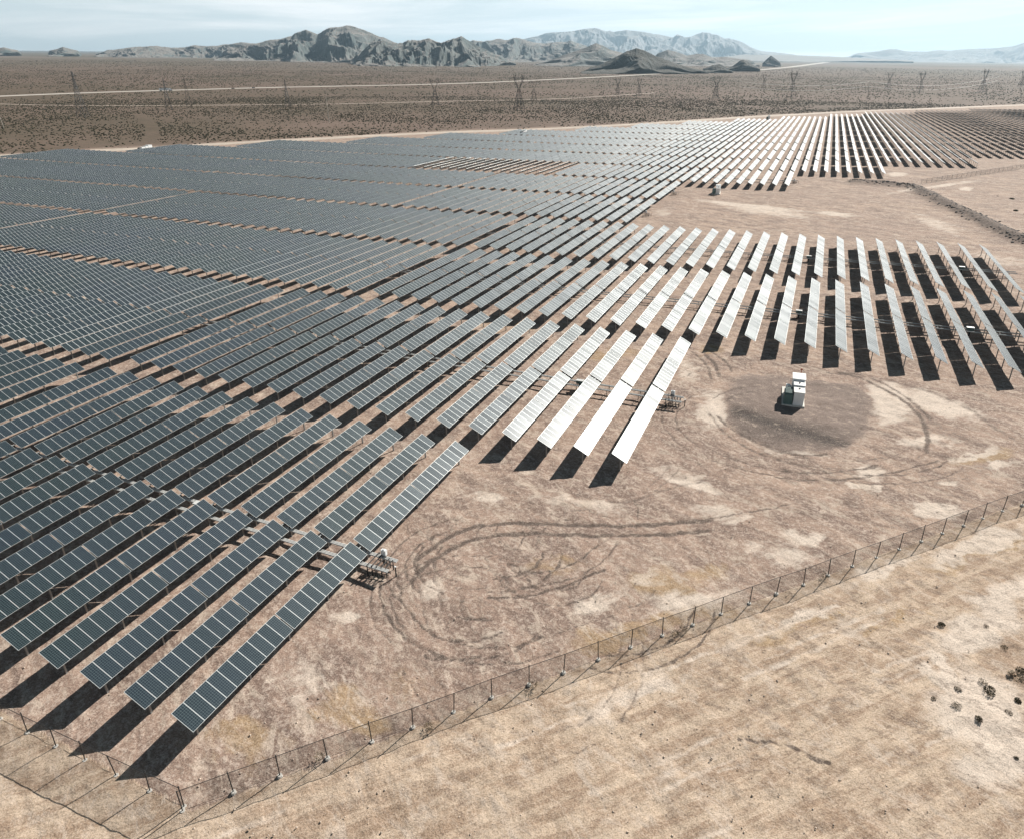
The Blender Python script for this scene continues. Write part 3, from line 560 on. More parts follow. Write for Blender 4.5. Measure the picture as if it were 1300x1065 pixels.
for i, (d, k, c, x, y0, rc) in enumerate(rows):
    if i >= NT3: far_rows.append((k, c, x, y0)); continue
    za, zb = T(x, y0), T(x, y0+LEN); pit = math.atan2(zb-za, LEN)
    a = math.atan2(x, y0)
    look = 'glaring white' if -.36 < a < -.02 and k < 5 else 'silver-grey' if a >= -.02 or a > -.62 else 'dark blue-black'
    lab = '%s solar row, %s in the %s' % (look, ordw(rc-c), NBANK.get(k, 'far bank'))
    tl = TILT+random.gauss(0, .010)
    loc = (x, y0+LEN/2, (za+zb)/2); r = (pit, 0, 0)
    if i >= NT2:
        o = link('solar_tracker_row', ME_ROW[i % 5], None, loc, r); o.rotation_euler = (pit, random.gauss(0, .004), 0)
        tag(o, lab, 'solar row', 'solar tracker rows of the array'); continue
    e = empty('solar_tracker_row', loc, r); tag(e, lab, 'solar row', 'solar tracker rows of the array')
    link('torque_tube', ME_TUBE, e)
    for yp in POSTS: link('post', ME_POST, e, (0, yp, 0))
    if i < NT1:
        link('tilt_gear', ME_GEAR, e, (0, 0, HUB-.25))
        for yo in OFFS:
            for j in range(10):
                y = yo+(j-4.5)*MODW; cc = Ry(tl) @ Vector((0, 0, .13))
                link('solar_panel', ME_PANEL, e, (cc.x, y, HUB+cc.z), (random.gauss(0, .0035), tl+random.gauss(0, .003), 0))
    else:
        for q, yo in enumerate(OFFS): link('panel_bank', ME_BANK[(i*3+q) % 6], e, (0, yo, HUB), (0, tl, 0))
# all rows beyond the three hundred nearest
b_ = MB(); vcount = 0
BV = []; BF = []; BM = []; BU = []
tm = MB()
def far_template(tilt):
    t = MB()
    for yo in OFFS:
        R = Ry(tilt); c = R @ Vector((0, 0, .12))
        t.box((c.x, yo, HUB+c.z), (MODL, MODW*10, .05), 'frame', R, top='glass', bot='back', topuv=[(0, 0), (1, 0), (1, 10), (0, 10)])
    t.box((0, 0, HUB), (.12, LEN-.6, .12), 'steel')
    for yp in POSTS: t.box((0, yp, HUB/2-.3), (.12, .12, HUB+.6), 'steel')
    return t
tmA = far_template(TILT); tmB = far_template(-.62); tmC = far_template(.36)
def is_flipped(k, x): return k == 5 and -178 < x < -92
def pack(tpl, rows_, name, jit):
    Vt = np.array(tpl.v); Ft = np.array(tpl.f); Mt = np.array(tpl.m); Ut = np.array(tpl.uv).reshape(-1, 2)
    n = len(rows_); V = []; 
    for (k, c, x, y0) in rows_:
        za, zb = T(x, y0), T(x, y0+LEN); a = random.gauss(0, jit)
        v = Vt.copy(); xx = v[:, 0]*math.cos(a)+(v[:, 2]-HUB)*math.sin(a); zz = -v[:, 0]*math.sin(a)+(v[:, 2]-HUB)*math.cos(a)+HUB
        w = np.stack([xx+x, v[:, 1]+y0+LEN/2, zz+(za+zb)/2+v[:, 1]*(zb-za)/LEN], 1); V.append(w)
    V = np.concatenate(V); F = (Ft[None]+np.arange(n)[:, None, None]*len(Vt)).reshape(-1, 4)
    me = npmesh(name, V, F, [M[q] for q in tpl.ms]); me.polygons.foreach_set('material_index', np.tile(Mt, n))
    l = me.uv_layers.new(name='UVMap'); l.data.foreach_set('uv', np.tile(Ut, (n, 1)).astype(np.float32).ravel())
    return me
fa = [q for q in far_rows if not is_flipped(q[0], q[2])]; fb = [q for q in far_rows if is_flipped(q[0], q[2])]
print('far', len(fa), len(fb))
o = link('distant_solar_rows', pack(tmA, fa, 'distant_solar_rows', .012)); tag(o, 'hundreds of distant solar rows fading from dark teal to glaring white', 'solar rows', kind='stuff')
if fb:
    o = link('reversed_solar_rows', pack(tmB, fb, 'reversed_solar_rows', .02)); tag(o, 'brownish distant solar rows tilted the other way amid the grey ones', 'solar rows', kind='stuff')

# ------------------------------------------------------------------ drive lines and conduits between rows
def tray(k, c0, c1, label):
    xs = colx(c0, k)-2.; xe = colx(c1, k)+3.4; ym = kstart(k, c1)+LEN/2
    e = empty('conduit_run', (xe, ym, T(xe, ym))); tag(e, label, 'conduit run', 'conduit runs crossing under the solar rows')
    zt = T(xe, ym)
    n = max(2, int((xe-xs)/14)); pts = [(xs+(xe-xs)*t/n, ) for t in range(n+1)]
    for dy in (-.75, .75):
        b = MB()
        for t in range(n):
            xa = xs+(xe-xs)*t/n; xb = xs+(xe-xs)*(t+1)/n
            for q in (-.15, .0, .15):
                b.tube((xa-xe, dy+q, T(xa, ym)-zt+.95), (xb-xe, dy+q, T(xb, ym)-zt+.95), .065, 'pale', 6)
        b.build('conduit', e)
    nb = int((xe-xs)/P)
    for t in range(min(nb, 30)):
        xa = xe-1.4-t*P; b = MB(); z0 = T(xa, ym)-zt
        for dy in (-.75, .75): b.box((0, dy, z0+.33), (.06, .06, 1.2), 'darksteel')
        b.box((0, 0, z0+.89), (.06, 1.8, .05), 'darksteel')
        b.build('support_frame', e, (xa-xe, 0, 0))
tray(-1, -19, 0, 'conduit run under the nearest bank, ending in dark hoops by the yard')
tray(0, -20, 4, 'conduit run under the glaring white rows of the second bank')
tray(1, -12, 16, 'long conduit run behind the white inverter station, under silver rows')
tray(2, -12, 16, 'conduit run under the short far rows beside the bare yard')
tray(5, -8, 5, 'distant conduit run behind the small white inverter box')
# pipe hoops at the end of each bank
def hoops(x, y, label):
    z = T(x, y); e = empty('cable_hoop_frame', (x, y, z)); tag(e, label, 'cable frame', 'dark cable hoops at the ends of the banks')
    for j in range(5):
        b = MB(); xo = .35+j*.42; h = 1.15-.03*j; yo = -1.0+.12*j; yb = 1.0-.1*j
        b.tube((xo, yo, -.1), (xo, yo, h), .05, 'darksteel', 8); b.tube((xo, yb, -.1), (xo, yb, h), .05, 'darksteel', 8)
        b.tube((xo, yo, h), (xo, yb, h), .05, 'darksteel', 8); b.build('hoop', e)
    b = MB(); b.box((.9, .95, 1.35), (.5, .3, .55), 'white'); b.box((.9, .95, .5), (.07, .07, 1.2), 'darksteel'); b.tube((.9, .95, 1.62), (.9, .95, 1.7), .14, 'white', 10, .05); b.build('junction_box', e)
    b = MB(); b.tube((2.75, -.1, -.1), (2.75, -.1, 1.05), .06, 'darksteel', 8); b.box((2.75, -.1, 1.07), (.14, .14, .05), 'white'); b.build('bollard', e)
    b = MB(); b.tube((.1, -.9, .35), (2.3, -.6, .35), .04, 'darksteel'); b.tube((.1, .9, .35), (2.3, .6, .35), .04, 'darksteel'); b.build('ground_rail', e)
for k, c, lab in ((-1, 0, 'dark cable hoops with pale box at the nearest bank end'), (0, 4, 'dark cable hoops beside the rightmost glaring white row'),
                  (3, -4, 'small dark cable hoops at the fifth bank end, left of the yard'), (4, -4, 'small dark cable hoops at the sixth bank end'), (5, 5, 'tiny dark cable hoops past the small white inverter box'),
                  (1, 3, 'dark cable hoops between the second and third banks'), (2, 3, 'dark cable hoops at the left corner of the bare yard')):
    if k in (1, 2): continue
    hoops(colx(c, k)+1.0, kstart(k, c)+LEN/2, lab)
def motor(x, y, label):
    z = T(x, y); e = empty('drive_motor', (x, y, z)); tag(e, label, 'drive motor', 'tracker drive motors between the rows')
    b = MB(); b.box((0, 0, .3), (.3, .3, 1.0), 'darksteel'); b.build('pedestal', e)
    b = MB(); b.box((0, 0, 1.15), (1.0, .55, .5), 'green'); b.box((0, 0, 1.42), (1.1, .65, .04), 'pale'); b.build('housing', e)
    b = MB(); b.tube((-.9, 0, 1.1), (.9, 0, 1.1), .09, 'steel', 8); b.build('shaft', e)
for k, c, lab in ((-1, -4.5, 'pale topped drive motor in the gap of the nearest bank'), (0, 1.5, 'green drive motor between white rows of the second bank'), (1, 7.5, 'drive motor between silver rows left of the vertical row'),
                  (1, 13.5, 'white topped drive motor between the edge-on rows at right'), (2, 7.5, 'drive motor in the fourth bank, on the vertical rows'), (2, 14.5, 'drive motor in the fourth bank, by its right end')):
    c0 = math.floor(c); motor((colx(c0, k)+colx(c0+1, k))/2, kstart(k, c0)+LEN/2+.2, lab)

# ------------------------------------------------------------------ inverter stations
def station(x, y, label, rot=0., s=1.):
    e = empty('inverter_station', (x, y, T(x, y)+.1), (0, 0, rot)); e.scale = (s, s, s); tag(e, label, 'inverter station', 'inverter stations of the solar farm')
    b = MB(); b.box((0, 0, .02), (3.1, 6.6, .3), 'concrete'); b.build('slab', e)
    b = MB(); b.box((.55, 1.95, 1.42), (1.7, 2.3, 2.5), 'white'); b.box((.55, 1.95, 2.70), (1.86, 2.46, .06), 'white')
    b.box((.55, .77, 1.3), (1.3, .04, 2.0), 'pale'); b.build('tall_cabinet', e)
    b = MB(); b.box((.62, -.1, 1.27), (1.5, 1.6, 2.2), 'white'); b.box((.62, -.1, 2.4), (1.62, 1.7, .05), 'white'); b.tube((.62, -.1, 2.42), (.62, -.1, 2.55), .12, 'darksteel', 10); b.box((.62, -.925, 1.2), (1.2, .04, 1.7), 'pale'); b.build('middle_cabinet', e)
    b = MB(); b.box((.62, -2.05, 1.17), (1.4, 2.1, 2.0), 'white'); b.box((.62, -2.05, 2.2), (1.52, 2.2, .05), 'pale'); b.tube((.62, -1.8, 2.2), (.62, -1.8, 2.34), .12, 'darksteel', 10)
    for z in (.5, .8, 1.1): b.box((1.335, -2.05, z+.4), (.03, 1.6, .06), 'darksteel')
    b.build('front_cabinet', e)
    tr = MB(); tr.box((-.78, -1.9, .9), (1.15, 2.4, 1.5), 'green'); tr.box((-.78, -1.9, 1.68), (1.0, 2.1, .08), 'green'); tr = tr.build('transformer', e)
    for j in range(8):
        b = MB(); b.box((-.78, -2.85+j*.27, 1.82), (.95, .1, .22), 'green'); b.build('cooling_fin', tr)
    b = MB()
    for j in range(3): b.tube((-.95+.17*j, -.3, 1.2), (-.95+.17*j, -.3, 1.9), .05, 'pale', 8)
    b.box((-.75, .15, .85), (.8, 1.1, 1.4), 'white'); b.box((-.75, .15, 1.6), (.5, .5, .25), 'pale'); b.build('switchgear', e)
    b = MB(); b.box((-.8, 1.3, .75), (.55, .55, 1.2), 'white'); b.box((-.8, 1.3, 1.38), (.62, .62, .06), 'white'); b.build('meter_box', e)
    return e
station(1.25, 92.0, 'white and green inverter station on the dark gravel pad', .05, .92)
SL = ['small white inverter box before the far silver rows, past the yard', 'white inverter box behind the middle of the array by the track', 'white inverter box at the far left back edge of the array', 'tiny white inverter box among the farthest glaring rows']
for (x, y, z, h), l, s in zip(STN, SL, (1.0, 1.25, 1.3, 1.2)): station(x, y, l, .1, s)
# red and white marker post by the pad
e = empty('marker_post', (1.9, 98.6, T(1.9, 98.6))); tag(e, 'thin rust red marker post behind the white inverter station', 'marker post')
b = MB(); b.tube((0, 0, -.2), (0, 0, 1.9), .05, 'orange', 8); b.build('pole', e); b = MB(); b.box((0, 0, 1.75), (.3, .03, .22), 'orange'); b.build('plate', e)

# ------------------------------------------------------------------ fences
def chain_mat():
    m, nt, b = mat('chain link wire')
    tc = N(nt, 'ShaderNodeTexCoord'); s = N(nt, 'ShaderNodeSeparateXYZ'); nt.links.new(tc.outputs['UV'], s.inputs[0])
    u, v = s.outputs[0], s.outputs[1]
    def diag(a):
        f = math_(nt, 'FRACT', math_(nt, 'MULTIPLY', a, 12.)); return math_(nt, 'LESS_THAN', f, .13)
    w = math_(nt, 'MAXIMUM', diag(math_(nt, 'ADD', u, v)), diag(math_(nt, 'SUBTRACT', u, v)))
    b.inputs['Base Color'].default_value = (.07, .07, .068, 1); b.inputs['Metallic'].default_value = .3; b.inputs['Roughness'].default_value = .55
    t = N(nt, 'ShaderNodeBsdfTransparent'); mx = N(nt, 'ShaderNodeMixShader'); out = nt.nodes['Material Output']
    nt.links.new(w, mx.inputs[0]); nt.links.new(t.outputs[0], mx.inputs[1]); nt.links.new(b.outputs[0], mx.inputs[2]); nt.links.new(mx.outputs[0], out.inputs[0])
    return m
M['chain'] = chain_mat()
def fence(p0, p1, sp, label, h=1.8, name='chain_link_fence', first=True, braces=()):
    p0 = Vector((*p0, 0)); p1 = Vector((*p1, 0)); L = (p1-p0).length; n = max(1, round(L/sp)); d = (p1-p0)/L
    e = empty(name, (p0.x, p0.y, T(p0.x, p0.y))); tag(e, label, 'fence')
    z0 = T(p0.x, p0.y); a = []
    for i in range(n+1):
        p = p0+d*(L*i/n); a.append((p.x-p0.x+random.gauss(0, .03), p.y-p0.y+random.gauss(0, .03), T(p.x, p.y)-z0))
    for i, q in enumerate(a[:100]):
        b = MB(); lx, ly = random.gauss(0, .055), random.gauss(0, .055)
        b.tube((0, 0, -.2), (lx, ly, h+.03), .036, 'darksteel', 8); b.tube((lx, ly, h+.03), (lx, ly, h+.07), .045, 'darksteel', 8, .02); po = b.build('post', e, q)
        b = MB(); b.tube((0, 0, -.1), (0, 0, .09), .19, 'concrete', 9, .15); b.build('footing', po)
    c = MB()
    for i in range(n):
        b = MB(); A_, B_ = Vector(a[i]), Vector(a[i+1]); up = Vector((0, 0, h))
        b.tube(A_+up, B_+up, .021, 'darksteel', 6); tw = MB(); tw.tube(A_+Vector((0, 0, .06)), B_+Vector((0, 0, .06)), .008, 'darksteel', 4)
        if i < 99: b.build('top_rail', e); tw.build('tension_wire', e)
        l = (B_-A_).length; u0 = i*l
        bulge = Vector((-d.y, d.x, 0))*random.gauss(0, .05); mid = (A_+B_)/2+bulge
        c.quad([A_+Vector((0,0,.04)), mid+Vector((0,0,.02)), mid+up, A_+up], 'chain', [(u0, 0), (u0+l/2, 0), (u0+l/2, h), (u0, h)])
        c.quad([mid+Vector((0,0,.02)), B_+Vector((0,0,.04)), B_+up, mid+up], 'chain', [(u0+l/2, 0), (u0+l, 0), (u0+l, h), (u0+l/2, h)])
    c.build('wire_mesh', e)
fence((-30.0, 16.35), (42, 92.6), 2.95, 'wire fence running from the bottom centre up to the right edge')
fence((-52.8, 15.9), (-30.15, 16.5), 2.95, 'short wire fence across the bottom left corner, before the shadows')
def fence_far(L, label):
    fence(L[0], L[1], 4, label, 1.9)
fence(BFENCE[0], BFENCE[3], 3.5, 'distant wire fence before the dark rows at upper right', 1.9)

# ------------------------------------------------------------------ shrubs, tumbleweeds, stones
def shrub_mat(name, c1, c2):
    m, nt, b = mat(name); g = N(nt, 'ShaderNodeNewGeometry'); oi = N(nt, 'ShaderNodeObjectInfo')
    f = noise(nt, g.outputs['Position'], .9, 4); c = mixc(nt, mapr(nt, f, .35, .65), c1, c2)
    nt.links.new(c, b.inputs['Base Color']); b.inputs['Roughness'].default_value = .9; b.inputs['Specular IOR Level'].default_value = .1; return m
M['shrub'] = shrub_mat('creosote leaves', (.034, .036, .022), (.085, .078, .050))
M['dry'] = shrub_mat('dry twigs', (.16, .12, .075), (.28, .21, .14))
def leafy(seed, r=.6, h=.8, n=190, dry=.2, leaf=.085):
    rr = random.Random(seed); b = MB()
    for i in range(14):
        a = rr.uniform(0, 2*PI); e_ = Vector((math.cos(a)*r*rr.uniform(.4, 1), math.sin(a)*r*rr.uniform(.4, 1), h*rr.uniform(.4, 1)))
        b.tube((0, 0, -.05), e_, .014, 'dry', 4, .004)
    for i in range(n):
        a = rr.uniform(0, 2*PI); q = math.sqrt(rr.random()); zz = rr.random()
        c = Vector((math.cos(a)*r*q, math.sin(a)*r*q, h*(.15+.85*zz*(1-.45*q*q)))); s = leaf*rr.uniform(.6, 1.5)
        u = Vector((rr.gauss(0, 1), rr.gauss(0, 1), rr.gauss(0, 1))).normalized(); w = u.orthogonal().normalized()
        b.quad([c-u*s, c+w*s*.6, c+u*s, c-w*s*.6], 'dry' if rr.random() < dry else 'shrub')
    return b.mesh('shrub')
SHM = [leafy(s, .45+.2*(s % 3), .5+.18*(s % 4)) for s in range(6)]
SLAB = ['dark isolated shrub on pale sand, highest of the right foreground', 'round dark shrub at the heart of the lower right clump', 'small dark shrub just left above the round one', 'spreading dark shrub near the right edge', 'dark shrub at the very right edge, upper of two', 'dark shrub at the very right edge, lower of two',
        'low dark shrub stretched along the right edge', 'small olive shrub left of the lower right clump', 'dry brown shrub below left of the clump', 'long dry shrub lowest left of the clump', 'flattened dry twigs on pale sand at far right', 'tiny dry shrub beside the uppermost dark one', 'little dry shrub in the bottom right corner', 'tiny olive tuft at the clump\'s left side', 'small dry tuft under the round dark shrub']
for i, ((x, y), l) in enumerate(zip(SHR, SLAB)):
    o = link('desert_shrub', SHM[i % 6], None, (x, y, T(x, y)), (0, 0, i*1.3)); s = (.9, 1.1, .6, .9, .9, .9, .9, .6, .7, .8, .6, .4, .5, .5, .5)[i]*.55
    o.scale = (s*1.2, s, s*.8); tag(o, l, 'shrub', 'shrubs growing on the pale sand outside the fence')
# tumbleweeds against the fence
TW = []
for s in range(3):
    rr = random.Random(50+s); b = MB()
    for i in range(60):
        a = Vector((rr.gauss(0, 1), rr.gauss(0, 1), rr.gauss(0, 1))).normalized()*.42; c = Vector((rr.gauss(0, 1), rr.gauss(0, 1), rr.gauss(0, 1))).normalized()*.42
        b.tube(a*.4+Vector((0,0,.38)), (a*.7+c*.3)*1.0+Vector((0, 0, .38)), .012, 'dry' if i % 3 else 'shrub', 3)
    TW.append(b.mesh('tumbleweed'))
for i, (x, y, l) in enumerate(((-5.1, 42.2, 'dark tumbleweed caught at the fence post near its middle'), (-13.6, 33.2, 'tumbleweed pile at the fence, left of the caught wheel-like one'), (-18.9, 27.2, 'dry tumbleweed at the fence near the bottom'), (-24.4, 22.4, 'small tumbleweed at the fence foot, lowest'), (5.7, 54.0, 'small dry tumbleweed at the fence further right'), (-4.6, 42.9, 'pale tumbleweed beside the dark one at the fence'))):
    o = link('tumbleweed', TW[i % 3], None, (x, y, T(x, y)), (0, 0, i)); o.scale = (1.1, 1.1, .7); tag(o, l, 'tumbleweed', 'tumbleweeds caught along the wire fence')

# desert scrub beyond the farm
def blob_template(seed, flat=.75):
    rr = np.random.default_rng(seed)
    ph = np.array([0, 0, 0, 0, 0, 1, 1, 1, 1, 2]); V = []
    for ring, (z, rad, n) in enumerate(((0, .42, 5), (.32, .6, 5), (.62, .42, 4), (.80, .08, 1))):
        for j in range(n):
            a = 2*PI*(j+.5*ring)/n; q = rad*rr.uniform(.7, 1.3); V.append((q*math.cos(a), q*math.sin(a), z*flat*rr.uniform(.85, 1.2)-.04))
    V = np.array(V); F = []
    for j in range(5): F += [(j, (j+1) % 5, 5+j), ((j+1) % 5, 5+(j+1) % 5, 5+j)]
    for j in range(4): F += [(5+j, 5+(j+1) % 5, 10+j)]
    for j in range(4): F += [(10+j, 5+(j+1) % 5, 10+(j+1) % 4), (10+j, 10+(j+1) % 4, 14)]
    return V, np.array(F)
TPL = [blob_template(s) for s in range(5)]
def scatter(n, r0, r1, pw, size, seed, allp):
    rr = np.random.default_rng(seed)
    th = rr.uniform(-.42-.74, -.42+.74, n*3); r = (r0**pw+rr.random(n*3)*(r1**pw-r0**pw))**(1/pw)
    x = r*np.sin(th); y = r*np.cos(th)
    bd = np.interp(x, [p[0] for p in PERIM], [p[1] for p in PERIM])
    keep = (y > bd+12+8*rr.random(len(x))) | (x < -478)
    dn = fbm(x*.012, y*.012, 4, 1); keep &= rr.random(len(x)) < np.clip((dn-.22)*2.6, .12, 1)
    for L, w in ((HWY, 26), (TRAIL, 5), (SERV, 4)): keep &= seg_dist(x, y, smooth_line(L, 1)) > w
    x, y, r = x[keep][:n], y[keep][:n], r[keep][:n]
    return np.stack([x, y, r, size*rr.uniform(.5, 1.35, len(x))], 1)
pts = np.concatenate([scatter(30000, 330, 1100, 2, 1.05, 1, None), scatter(30000, 1100, 2600, 1.6, 1.45, 2, None), scatter(16000, 2600, 5200, 1.5, 2.2, 3, None)])
pts = pts[np.argsort(pts[:, 2])]
ind, rest = pts[:285], pts[285:]
tmp = []
for k, (V, F) in enumerate(TPL): tmp.append(npmesh('scrub_bush', V, F, [M['shrub']]))
for i, (x, y, r, s) in enumerate(ind):
    o = link('scrub_bush', tmp[i % 5], None, (x, y, T(x, y)-.03), (0, 0, i*2.1)); o.scale = (s, s*1.1, s*.85)
    tag(o, 'dark scrub bush on bare pink-brown desert just beyond the array', 'bush', 'scrub bushes just beyond the array and track')
VV = []; FF = []; off = 0
for k in range(5):
    V, F = TPL[k]; q = rest[k::5]; n = len(q); a = RNG.uniform(0, 2*PI, n); ca, sa = np.cos(a)[:, None], np.sin(a)[:, None]
    s = q[:, 3][:, None]; X = (V[:, 0]*ca-V[:, 1]*sa)*s+q[:, 0][:, None]; Y = (V[:, 0]*sa+V[:, 1]*ca)*s+q[:, 1][:, None]
    Z = V[:, 2]*s*.85+terr(q[:, 0], q[:, 1])[:, None]
    VV.append(np.stack([X, Y, Z], 2).reshape(-1, 3)); FF.append((F[None]+np.arange(n)[:, None, None]*len(V)).reshape(-1, 3)+off); off += n*len(V)
o = link('desert_scrub', npmesh('desert_scrub', np.concatenate(VV), np.concatenate(FF), [M['shrub']])); tag(o, 'low dark scrub dotting the open desert to the hills', 'scrub', kind='stuff')
# bushes in the fenced plot at upper right
rr = random.Random(9); lab = 0; n = 0
while n < 34:
    x = rr.uniform(50, 150); y = rr.uniform(225, 330)
    if y > 330+(x-50)*.9 or x < 58: continue
    o = link('scrub_bush', tmp[n % 5], None, (x, y, T(x, y)-.03), (0, 0, n)); s = rr.uniform(.6, 1.2); o.scale = (s*1.3, s, s*.7)
    tag(o, 'low dark bush in the fenced plot beyond the drainage bank', 'bush', 'low bushes in the fenced plot at right'); n += 1
# stones in the array
SM = []
for s in range(4):
    q = np.random.default_rng(s); V, F = TPL[s]; V = V*np.array([1, .8, .7]); SM.append((V, F))
VV = []; FF = []; off = 0
n = 16000; q = np.random.default_rng(77); r = 14+q.random(n)**1.2*110; th = -.41+q.uniform(-.8, .8, n); x = r*np.sin(th); y = r*np.cos(th)
s = .03+q.random(n)**9*.13
for k in range(4):
    V, F = SM[k]; i = np.arange(k, n, 4); S = s[i][:, None]; a = q.uniform(0, 6.28, len(i)); ca, sa = np.cos(a)[:, None], np.sin(a)[:, None]
    X = (V[:, 0]*ca-V[:, 1]*sa)*S+x[i][:, None]; Y = (V[:, 0]*sa+V[:, 1]*ca)*S+y[i][:, None]; Z = V[:, 2]*S+terr(x[i], y[i])[:, None]+.0
    VV.append(np.stack([X, Y, Z], 2).reshape(-1, 3)); FF.append((F[None]+np.arange(len(i))[:, None, None]*len(V)).reshape(-1, 3)+off); off += len(i)*len(V)
rk = random.Random(5); VV2 = []; FF2 = []; off2 = 0; LB = smooth_line(BERM, 2)
for _ in range(900):
    j = rk.randrange(len(LB)-1); t = rk.random(); p = LB[j]*(1-t)+LB[j+1]*t; x_ = p[0]+rk.gauss(0, 1.6); y_ = p[1]+rk.gauss(0, 2.2)
    V, F = SM[rk.randrange(4)]; s_ = rk.uniform(.25, .8); VV2.append(V*s_+np.array([x_, y_, T(x_, y_)+1.1*math.exp(-(seg_dist(np.array([x_]), np.array([y_]), BERM)[0]/3)**2)])); FF2.append(F+off2); off2 += len(V)
M['riprap'] = simple('dark riprap rock', (.10, .095, .09), .9, 0, .3, .5)
o = link('riprap_rocks', npmesh('riprap_rocks', np.concatenate(VV2), np.concatenate(FF2), [M['riprap']])); tag(o, 'dark loose rocks heaped along the drainage bank', 'rocks', kind='stuff')
M['stone'] = simple('brown stones', (.46, .38, .31), .9, 0, .35, .8)
o = link('loose_stones', npmesh('loose_stones', np.concatenate(VV), np.concatenate(FF), [M['stone']])); tag(o, 'loose brown stones scattered over the bare soil', 'stones', kind='stuff')

# ------------------------------------------------------------------ pylons, poles, wires
def pylon_mesh(kind):
    body = MB(); top = MB(); H = 1.0
    def leg(b, w0, z0, w1, z1, n, r):
        cs = [(-1,-1), (1,-1), (1,1), (-1,1)]
        for i in range(n):
            a, c = i/n, (i+1)/n; wa, wc = w0+(w1-w0)*a, w0+(w1-w0)*c; za, zc = z0+(z1-z0)*a, z0+(z1-z0)*c
            for k in range(4):
                x, y = cs[k]; x2, y2 = cs[(k+1) % 4]
                b.tube((x*wa, y*wa, za), (x*wc, y*wc, zc), r, 'lattice', 4)
                b.tube((x*wa, y*wa, za), (x2*wc, y2*wc, zc), r*.6, 'lattice', 3); b.tube((x2*wa, y2*wa, za), (x*wc, y*wc, zc), r*.6, 'lattice', 3)
    if kind == 0:                                    # tall narrow tower with three short arms
        leg(body, 3.6, 0, .7, 26, 6, .16); leg(body, .7, 26, .35, 36, 4, .13)
        for z, w in ((25, 5), (29, 4), (33, 3)):
            for s in (-1, 1): top.tube((0, 0, z+1.2), (s*w, 0, z), .12, 'lattice', 4); top.tube((0, 0, z-.6), (s*w, 0, z), .12, 'lattice', 4); top.tube((s*w, 0, z), (s*w, 0, z-1.6), .09, 'lattice', 4)
    else:                                            # waisted tower with a V head, horns and a crossbeam
        leg(body, 4.2, 0, .9, 18, 5, .18)
        for s in (-1, 1):
            for q in (-.7, .7):
                top.tube((s*.6, q, 18), (s*5, q*.6, 27), .17, 'lattice', 4); top.tube((s*.6, q, 18), (s*3.6, -q*.6, 28), .12, 'lattice', 4)
                top.tube((s*5, q*.6, 27), (s*3.0, q*.4, 31), .14, 'lattice', 4)
            top.tube((s*5, 0, 27), (s*6.2, 0, 33), .16, 'lattice', 4, .06); top.tube((s*5, 0, 27), (s*10, 0, 27.4), .14, 'lattice', 4); top.tube((s*5, 0, 29.2), (s*10, 0, 27.4), .1, 'lattice', 4)
            for xx in (9.6,): top.tube((s*xx, 0, 27.3), (s*xx, 0, 24.8), .1, 'lattice', 4)
        top.tube((-5, 0, 27), (5, 0, 27), .15, 'lattice', 4); top.tube((-5, 0, 28.6), (5, 0, 28.6), .12, 'lattice', 4); top.tube((0, 0, 27), (0, 0, 24.6), .1, 'lattice', 4)
        for i in range(5): top.tube((-5+2*i, 0, 27), (-4+2*i, 0, 28.6), .1, 'lattice', 4); top.tube((-4+2*i, 0, 28.6), (-3+2*i, 0, 27), .1, 'lattice', 4)
    return body.mesh('tower_body'), top.mesh('crossarm'), (36. if kind == 0 else 33.)
PY = [pylon_mesh(0), pylon_mesh(1)]
PL = ['tallest lattice pylon at far left, nearest the array', 'lattice pylon in line with the white truck', 'lattice pylon just right of the white truck', 'lattice pylon left of the wooden pole, by the highway', 'lattice pylon below the end of the rugged hills', 'large V-headed pylon below the left end of the dark hill', 'smaller pylon right beside the large V-headed one', 'small faint pylon under the dark cone hill, left of two', 'small faint pylon under the dark cone hill, right of two', 'slim V-headed pylon left of the bright wires', 'tiny far pylon above the left end of the bright wires', 'V-headed pylon crossed by the bright wires', 'tiny far pylon above the sagging middle wires', 'far V-headed pylon above the bright wires, right of middle', 'broad pylon at the right end of the bright wires', 'rightmost faint pylon at the picture edge']
for i, ((x, y, z, h), l) in enumerate(zip(TOWERS, PL)):
    kd = 0 if i < 4 else 1; bm, tp, hh = PY[kd]; e = empty('transmission_pylon', (x, y, z-.2), (0, 0, .45+.2*(i % 3))); s = h/hh; e.scale = (s, s, s)
    link('tower_body', bm, e); link('crossarm', tp, e); tag(e, l, 'pylon', 'lattice pylons across the desert')
QL = ['pale pole at the left edge, leaning', 'pale wooden pole left of centre, by the track', 'thin pole right of the paired pylons', 'thin pole at the left end of the bright wires', 'thin far pole in the middle of the bright wires', 'thin far pole at the right end of the bright wires']
for i, ((x, y, z, h), l) in enumerate(zip(POLES, QL)):
    e = empty('utility_pole', (x, y, z-.3), (.0, -.12 if i == 0 else 0, 0)); tag(e, l, 'pole', 'utility poles in the desert')
    b = MB(); b.tube((0, 0, 0), (0, 0, h), .28 if i < 3 else .22, 'wood', 7, .16); b.build('pole', e)
    b = MB(); b.box((0, 0, h-1.2), (3.2, .2, .22), 'wood'); b.build('crossarm', e)
def wire(p, q, sag, r, label):
    p = Vector(p); q = Vector(q); b = MB(); n = 22; pr = None
    for i in range(n+1):
        t = i/n; v = p.lerp(q, t)-Vector((0, 0, 4*sag*t*(1-t)))
        if pr: b.tube(pr-p, v-p, r, 'cable', 5)
        pr = v
    o = b.build('power_line', None, p); tag(o, label, 'power line', 'bright overhead wires at right')
pa, pb, pc = POLES[3], POLES[4], POLES[5]
